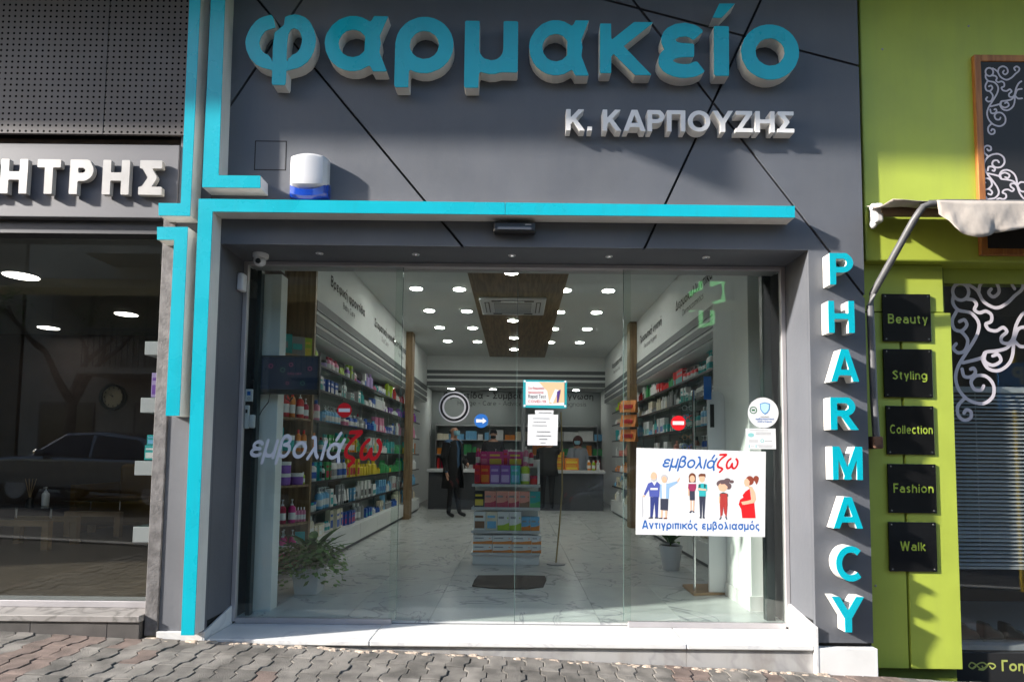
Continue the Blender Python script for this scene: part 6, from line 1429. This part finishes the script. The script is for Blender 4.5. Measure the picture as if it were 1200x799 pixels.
# framed board
Yb = GF - .03; fl0 = at(1141.5, 64, Yb); fb = at(1152, 238, Yb); fx1 = fl0[0] + 1.05; wv = .045
fz1, fz0 = fl0[1], fb[1] - .35
fbd = thing('framed_board', 'black chalk style board with pale scrolls in a wooden frame', 'sign', ((fl0[0] + fx1) / 2, Yb, fz0)); m_fw = wood('orange_frame_wood', (.42, .17, .04), (.26, .09, .02), (9, 9, .8))
MB().box(fl0[0] + wv, fx1 - wv, Yb + .008, GF - .001, fz0 + wv, fz1 - wv).build('board', mat('matt_blackboard', (.012, .011, .011), .6), fbd)
for a, b, c, d in ((fl0[0], fl0[0] + wv, fz0, fz1), (fx1 - wv, fx1, fz0, fz1), (fl0[0] + wv + .001, fx1 - wv - .001, fz1 - wv, fz1), (fl0[0] + wv + .001, fx1 - wv - .001, fz0, fz0 + wv)): MB().box(a, b, Yb, GF - .001, c, d).build('frame_rail', m_fw, fbd, bevel=.004)
for flip in (0, 1):
    pa, pb = (at(1154, 76, Yb), at(1200, 158, Yb)) if not flip else (at(1154.5, 252, Yb), at(1200, 170, Yb))
    for mir in (0, 1):
        mb = MB(); cxm = (fl0[0] + fx1) / 2
        def fm(a, b, pa=pa, pb=pb):
            X_ = pa[0] + (a - 85) / 334 * (pb[0] - pa[0]); Z_ = pa[1] + (-b - 60) / 640 * (pb[1] - pa[1]); return (2 * cxm - X_ if mir else X_, Z_)
        put_shape(mb, shs, fm, Yb + .0065, Yb + .0065)
        if flip != mir: mb.f = [f[::-1] for f in mb.f]
        mb.build('ornament', m_scroll, fbd)
# awning
m_canvas = mat('beige_canvas', (.40, .355, .315), .85, var=.12, scale=7, bump=.15, bscale=30); m_pipe = mat('painted_pipe', (.095, .095, .10), .45, var=.12, scale=20)
aw = thing('folded_awning', 'beige folded canvas awning with a bent grey pipe arm', 'awning', (3.2, -.4, 2.2))
b0 = at(1025, 515, GF); b1 = at(1019.5, 350, -.34); b2 = at(1083, 240, -.62); b3 = at(1100, 238, -.63); 
pt = [(b0[0], GF - .02, b0[1]), (b0[0] - .01, -.32, b0[1] + .25), (b1[0], -.34, b1[1] - .05), (b1[0] + .012, -.35, b1[1] + .03)]
for k_ in range(1, 7):
    f = k_ / 7; pt.append((b1[0] + .012 + (b2[0] - b1[0] - .03) * f, -.35 - .26 * f, b1[1] + .03 + (b2[1] - b1[1] - .05) * f))
pt += [(b2[0], -.61, b2[1] - .005), (b2[0] + .035, -.615, b2[1] + .008), (b3[0] + .05, -.62, b3[1] + .005), (5.9, -.62, b3[1] + .01)]
MB().tube(pt, .022, 12).build('arm', m_pipe, aw, smooth=True)
MB().box(b0[0] - .035, b0[0] + .03, GF - .05, BF + .02, b0[1] - .06, b0[1] + .02).build('wall_bracket', mat('rusty_iron', (.12, .06, .035), .8, var=.5, scale=30), aw, bevel=.01)
r0 = at(1031, 247, GF - .07); r1 = at(1120, 250, GF - .07)
MB().tube([(r0[0], GF - .06, r0[1]), (5.9, GF - .06, r0[1] + .01)], .035, 14).build('roller', mat('brown_roller', (.20, .13, .08), .7, var=.2), aw, smooth=True)
for dz in (.035, -.075): MB().ball((r0[0] - .02, GF - .03, r0[1] + dz), (.024, .03, .03), 10).build('end_bolt', m_whiteplastic, aw, smooth=True)
MB().box(r0[0] - .035, r0[0] + .02, GF - .085, GF - .001, r0[1] - .08, r0[1] + .05).build('end_plate', m_whiteplastic, aw, bevel=.015, seg=3)
# canvas: a sagging sheet from roller to front pipe and a wrinkled valance
q0 = at(1096, 237, -.63); n = 120; nz = 8; mb = MB(); v = []; rv = random.Random(3)
ph_ = [rv.uniform(0, 6) for _ in range(6)]
for j in range(nz + 1):
    for i in range(n + 1):
        s_ = i / n; X_ = q0[0] + s_ * 2.7; f = j / nz
        hang = .20 + .026 * math.sin(X_ * 11.5 + 1.0) + .008 * math.sin(X_ * 31 + ph_[1])
        hang *= (.45 + .55 * min(1, s_ * 22))
        yy = -.645 - f * .01 + f * (.014 * math.sin(X_ * 14 + ph_[2] + f * 2) + .007 * math.sin(X_ * 37 + ph_[3] - f * 3) + .004 * math.sin(X_ * 83 + f * 9))
        v.append((X_ + .02 * f * math.sin(X_ * 25), yy, q0[1] + .006 - hang * f))
mb.add(v, [(j * (n + 1) + i, (j + 1) * (n + 1) + i, (j + 1) * (n + 1) + i + 1, j * (n + 1) + i + 1) for j in range(nz) for i in range(n)])
o = mb.build('valance', m_canvas, aw, smooth=True); s = o.modifiers.new('thick', 'SOLIDIFY'); s.thickness = .003
mb = MB(); v = []
for j in range(7):
    f = j / 6
    for i in range(41):
        X_ = q0[0] - .26 + i / 40 * 2.96; v.append((X_, -.63 + f * (.63 + GF - .06), q0[1] + .012 + (r0[1] + .036 - q0[1] - .012) * f - .02 * math.sin(math.pi * f) + .006 * math.sin(X_ * 17 + f * 5)))
mb.add(v, [(j * 41 + i, j * 41 + i + 1, (j + 1) * 41 + i + 1, (j + 1) * 41 + i) for j in range(6) for i in range(40)])
o = mb.build('canvas', m_canvas, aw, smooth=True); s = o.modifiers.new('thick', 'SOLIDIFY'); s.thickness = .003
# inside of the green shop: blinds, ledge, shoes
bx0 = bx1 + .03; zt, zb_ = 2.3, at(1150, 664, -.05)[1]
vb = thing('venetian_blind', 'grey venetian blind hanging behind the green shop window', 'blind', (3.6, -.05, zb_)); m_slat = mat('blind_slat', (.46, .47, .49), .5)
sm = MB().hexa([(0, -.012, -.009), (1.9, -.012, -.009), (0, .012, .007), (1.9, .012, .007), (0, -.012, -.0075), (1.9, -.012, -.0075), (0, .012, .0085), (1.9, .012, .0085)]).mesh('slat', m_slat)
zz = zb_ + .02; nsl = 0
while zz < 1.62:
    o = bpy.data.objects.new('slat', sm); col.objects.link(o); o.parent = vb; o.location = (bx0 - 3.6, 0, zz - zb_); zz += .027; nsl += 1
MB().box(bx0, bx0 + 1.9, -.065, -.035, zb_ - .012, zb_ + .004).build('bottom_rail', m_slat, vb)
MB().box(bx0, bx0 + 1.9, -.07, -.03, 1.63, 1.67).build('head_rail', m_slat, vb)
for a in (.25, .95, 1.6): MB().tube([(bx0 + a, -.052, zb_), (bx0 + a, -.052, 1.63)], .002, 5).build('cord', m_whiteplastic, vb)
struct(MB().box(bx1, RX1, -.08, 1.2, wz0 - .15, wz0 + .03).build('window_ledge', mat('pale_ledge', (.42, .43, .46), .5)))
struct(MB().box(bx1, RX1, 1.2, 1.3, -.5, 2.6).build('green_shop_wall_back', m_dark)); struct(MB().box(bx1, RX1, .0, 1.3, 2.48, 2.56).build('green_shop_ceiling', m_dark))
for k_, px in enumerate((1132, 1160, 1185)):
    x, _ = at(px, 757, .05); t = thing('display_shoe', ['leftmost', 'middle', 'rightmost'][k_] + ' dark shoe on the pale ledge of the green shop window', 'shoe', (x, .05, wz0 + .03)); zf = wz0 + .0305
    so = MB(); prof = [(-.13, .0), (.0, .0), (.12, .0), (.13, .03), (.08, .06), (.0, .075), (-.05, .11), (-.13, .115)]
    MB().prism_xz([(x + a * .55, zf + .012 + b) for a, b in prof], .0, .085).build('upper', m_blackplastic, t, bevel=.015, seg=3)
    MB().prism_xz([(x + a * .58, zf + b) for a, b in ((-.135, 0), (.13, 0), (.135, .011), (-.135, .011))], -.003, .088).build('sole', mat('sole_grey', (.2, .2, .2), .7), t)
# lettering on the black stall riser
ytx = BF + .075 - .002; u = at(1174, 786, ytx); m_gold = mat('gold_green_print', (.36, .40, .10), .5)
sl = thing('riser_lettering', 'pale green flourish and word on the black panel below the green window', 'lettering', (u[0], ytx, u[1]))
text(MB(), 'Γοητ', u[0], u[1], .052, .24, ytx, gap=.16).build('word', m_gold, sl)
fxp = [at(px, py, ytx) for px, py in ((1134, 784), (1131, 778), (1137, 774.5), (1143, 779), (1139, 784), (1135, 781))]
mb = MB(); cc = at(1151, 780, ytx); F_ = lambda pts: [[(cc[0] + a * .0055, cc[1] + b * .0055) for a, b in s] for s in pts]
fls = F_([S((-8, -1), (-12, -3), (-16, 0), (-13, 4), (-8, 2), (-2, -3), (4, -1), (8, 3), (13, 3), (16, 0), (12, -3), (9, 0)), S((-12, -3), (-4, 3), (2, 4), (6, 0), (2, -3), (0, 0)), S((8, 3), (2, -4), (-4, -4))])
put_shape(mb, shape('flourish', fls, .009, 'round', None, .0022), lambda a, b: (a, b), ytx, ytx); mb.build('flourish', m_gold, sl)

# ------------------------------------------------------------------ the other side of the street, seen in the glass
gz = lambda x: ground(x) - .14
ps = thing('parking_sign', 'blue disabled parking sign on a yellow pole mirrored in the right window', 'sign', (5.9, -3.1, ground(5.9)))
MB().tube([(5.9, -3.1, ground(5.9)), (5.9, -3.1, 2.5)], .025, 10).build('pole', mat('yellow_pole', (.55, .38, .03), .5), ps)
MB().box(5.68, 6.12, -3.075, -3.068, 1.76, 2.32).build('plate', mat('traffic_blue', (.05, .28, .75), .4), ps); MB().box(5.70, 6.10, -3.067, -3.065, 1.95, 2.01).build('band', m_paper, ps)
mb = MB(); adv, sh = glyph('P', .3); put_shape(mb, sh, lambda a, b: (5.98 - a * .14, 2.06 + b * .15), -3.066, -3.066); mb.f = [f[::-1] for f in mb.f]
for i, vv in enumerate(mb.v): mb.v[i] = (vv[0], -3.066, vv[2])
mb.build('letter', m_paper, ps); ring(MB(), 5.9, 1.86, .05, .042, -3.067, -3.065, 20).build('wheelchair', m_paper, ps)

def house(label, x0, x1, depth, storeys, cwall, cols_, balc, awn=None):
    Yf = -12.4; xm = (x0 + x1) / 2; g0 = gz(xm) - .3; t = thing('apartment_house', label, 'house', (xm, Yf, g0)); mw = mat('render_' + label[:8], cwall, .9, var=.12, scale=.8)
    H_ = 3.1 if storeys > 2 else 3.4; top = g0 + .4 + storeys * H_
    MB().box(x0, x1, Yf - depth, Yf, g0 - 1.5, top).build('wall', mw, t); MB().box(x0 - .1, x1 + .1, Yf - depth, Yf + .15, top + .001, top + .35).build('cornice', mw, t)
    nb = None; wdt = (x1 - x0) / cols_
    for s_ in range(storeys):
        zb0 = g0 + .4 + s_ * H_
        for c_ in range(cols_):
            cx = x0 + wdt * (c_ + .5); door = s_ > 0 and c_ in balc
            a, b = (zb0 + .05, zb0 + 2.3) if door or s_ == 0 else (zb0 + .95, zb0 + 2.3); hw = .55 if s_ else .75
            w_ = MB().box(cx - hw, cx + hw, Yf + .001, Yf + .03, a, b).build('window', m_dkalu, t)
            MB().box(cx - hw + .06, cx + hw - .06, Yf + .031, Yf + .036, a + .06, b - .06).build('shutter', mat('roller_shutter', (.22, .2, .17), .7, var=.1) if (c_ + s_) % 3 else mat('dark_pane', (.02, .022, .025), .1), w_)
            if door:
                MB().box(cx - 1.5, cx + 1.5, Yf + .002, Yf + 1.15, zb0 - .16, zb0).build('balcony_slab', mw, t)
                MB().box(cx - 1.48, cx + 1.48, Yf + 1.1, Yf + 1.13, zb0 + .95, zb0 + 1.0).build('rail', m_dkalu, t)
                if nb is None: nb = MB().box(-.009, .009, -.009, .009, 0, .948).mesh('baluster', m_dkalu)
                for q in range(21):
                    o = bpy.data.objects.new('baluster', nb); col.objects.link(o); o.parent = t; o.location = (cx - 1.45 + q * .145 - xm, 1.115, zb0 + .001 - g0)
        if awn and s_ == awn: MB().add([(x0 + .3, Yf + .03, zb0 + 2.6), (x1 - .3, Yf + .03, zb0 + 2.6), (x1 - .3, Yf + 1.3, zb0 + 2.0), (x0 + .3, Yf + 1.3, zb0 + 2.0), (x0 + .3, Yf + 1.3, zb0 + 1.8), (x1 - .3, Yf + 1.3, zb0 + 1.8)], [(0, 1, 2, 3), (3, 2, 5, 4)]).build('awning', mat('ochre_canvas', (.34, .24, .1), .9), t)
    return t
house('cream house across the road with balconies and an ochre awning', -13.5, -3.2, 9, 3, (.32, .30, .26), 4, (1, 3), 1)
house('pale grey house across the road facing the pharmacy', -3.1, 6.0, 9, 2, (.17, .17, .165), 3, (0, 2), 1)
house('tan house across the road with shutters', 6.1, 17, 9, 2, (.17, .15, .12), 4, (0, 2))
house('long ochre house far along the road', -30, -13.6, 9, 2, (.19, .165, .13), 6, (1, 4))
def car(label, x, y, rz, paint):
    t = thing('parked_car', label, 'car', (0, 0, 0)); ORIGIN[t.name] = (0, 0, 0)
    low_ = [(-2.1, .32), (-2.12, .62), (-1.95, .86), (-1.15, .93), (1.25, .97), (2.0, .9), (2.1, .7), (2.08, .3)]
    def loft(prof, w0, w1, name, mt, par, bev=.05):
        n = len(prof); v = [(px, -w, pz) for px, pz, w in prof] + [(px, w, pz) for px, pz, w in prof]
        f = [tuple(range(n)), tuple(range(2 * n - 1, n - 1, -1))] + [(i, i + n, (i + 1) % n + n, (i + 1) % n) for i in range(n)]
        return MB().add(v, f).build(name, mt, par, bevel=bev)
    b_ = loft([(a, z, .84 if z > .5 else .82) for a, z in low_], 0, 0, 'body', paint, t, .06)
    loft([(-1.2, .9, .8), (-.55, 1.4, .66), (.2, 1.47, .64), (1.0, 1.38, .66), (1.75, .94, .78)], 0, 0, 'cabin', paint, t, .05)
    gm = mat('car_glass', (.015, .018, .02), .05)
    for s_ in (-1, 1):
        for q in ([(-1.0, .97), (-.55, 1.34), (-.02, 1.39), (-.02, .97)], [(.06, .97), (.06, 1.39), (.85, 1.33), (1.3, .97)]):
            MB().add([(a, s_ * (.80 - (z - .94) * .32 + .012), z) for a, z in q], [(0, 1, 2, 3) if s_ > 0 else (3, 2, 1, 0)]).build('side_window', gm, t)
        for wx in (-1.3, 1.3):
            w_ = MB().lathe((wx, s_ * .73, .31), [(.31, -.09), (.31, .09)], 20, axis='y').build('wheel', m_blackplastic, t); MB().lathe((wx, s_ * .73, .31), [(.2, -.095), (.2, .095)], 16, axis='y').build('rim', m_alu, w_)
        MB().ball((-2.0, s_ * .6, .7), (.12, .16, .09), 8).build('headlight', m_chrome, t); MB().ball((2.02, s_ * .65, .75), (.08, .14, .1), 8).build('tail_light', m_red, t)
        MB().ball((-.85, s_ * .92, 1.0), (.08, .1, .07), 8).build('mirror', paint, t)
    MB().add([(-1.17, -.72, .97), (-1.17, .72, .97), (-.60, .6, 1.36), (-.60, -.6, 1.36)], [(0, 1, 2, 3)]).build('windscreen', gm, t)
    t.location = (x, y, gz(x) + .0); t.rotation_euler = (0, SLOPE, rz)
car('silver hatchback parked across the road mirrored in the left window', -8.2, -8.4, 0, mat('silver_paint', (.22, .225, .235), .25, metal=.6, coat=.6)); car('dark car parked across the road mirrored in the glass doors', -3.4, -8.5, 0, mat('dark_paint', (.02, .022, .03), .2, coat=1)); car('white car parked across the road to the right', 3.2, -8.4, math.pi, mat('white_paint', (.6, .6, .6), .25, coat=.8))
def tree(label, x, y, seed):
    t = thing('street_tree', label, 'tree', (x, y, ground(x))); rt = random.Random(seed); mb = MB(); tips = []
    def branch(p, d_, l_, r_, k_):
        pts = [p]; dd = d_.copy()
        for _ in range(4): dd = (dd + Vector((rt.uniform(-.2, .2), rt.uniform(-.2, .2), rt.uniform(-.05, .15)))).normalized(); pts.append(pts[-1] + dd * l_ / 4)
        mb.tube([tuple(q) for q in pts], [r_ * (1 - .12 * i) for i in range(5)], 8)
        if k_ == 0: tips.append(pts[-1]); return
        for q in range(2 if k_ < 3 else 3): branch(pts[-1], (dd + Vector((rt.uniform(-.9, .9), rt.uniform(-.9, .9), rt.uniform(-.1, .6)))).normalized(), l_ * .62, r_ * .6, k_ - 1)
    branch(Vector((x, y, ground(x) - .1)), Vector((.1, 0, 1)), 2.2, .19, 3)
    mb.build('trunk', mat('bark', (.10, .08, .06), .95, var=.4, scale=12), t); lf = MB()
    for p in tips:
        for _ in range(60):
            c_ = p + Vector((rt.gauss(0, .3), rt.gauss(0, .3), rt.gauss(.1, .25))); u = Vector((rt.uniform(-1, 1), rt.uniform(-1, 1), rt.uniform(-1, 1))).normalized(); w_ = u.orthogonal().normalized(); s_ = rt.uniform(.03, .06)
            lf.add([c_, c_ + u * s_ + w_ * s_ * .6, c_ + u * s_ * 2, c_ + u * s_ - w_ * s_ * .6], [(0, 1, 2, 3)])
    stuff(lf.build('crown', m_leaf, t))
tree('forked street tree across the road mirrored in the left window', -11.2, -10.9, 4); tree('street tree across the road to the right', 5.0, -10.9, 9)

cr = thing('neon_cross', 'green neon cross outline on the house across the road', 'sign', (5.0, -12.2, 4.6)); ccx_, ccz_ = 5.0, 5.45
pc = [(-.25, .85), (.25, .85), (.25, .28), (.7, .28), (.7, -.28), (.25, -.28), (.25, -.85), (-.25, -.85), (-.25, -.28), (-.7, -.28), (-.7, .28), (-.25, .28), (-.25, .85)]
MB().tube([(ccx_ + a * .36, -11.4 + a * .8, ccz_ + b * .9) for a, b in pc], .065, 8).build('tube', emitter('green_neon', (.3, 1.0, .36), 1.3), cr)
MB().box(ccx_ - .1, ccx_ + .1, -12.398, -12.0, ccz_ - .1, ccz_ + .1).build('mount', m_dkalu, cr)
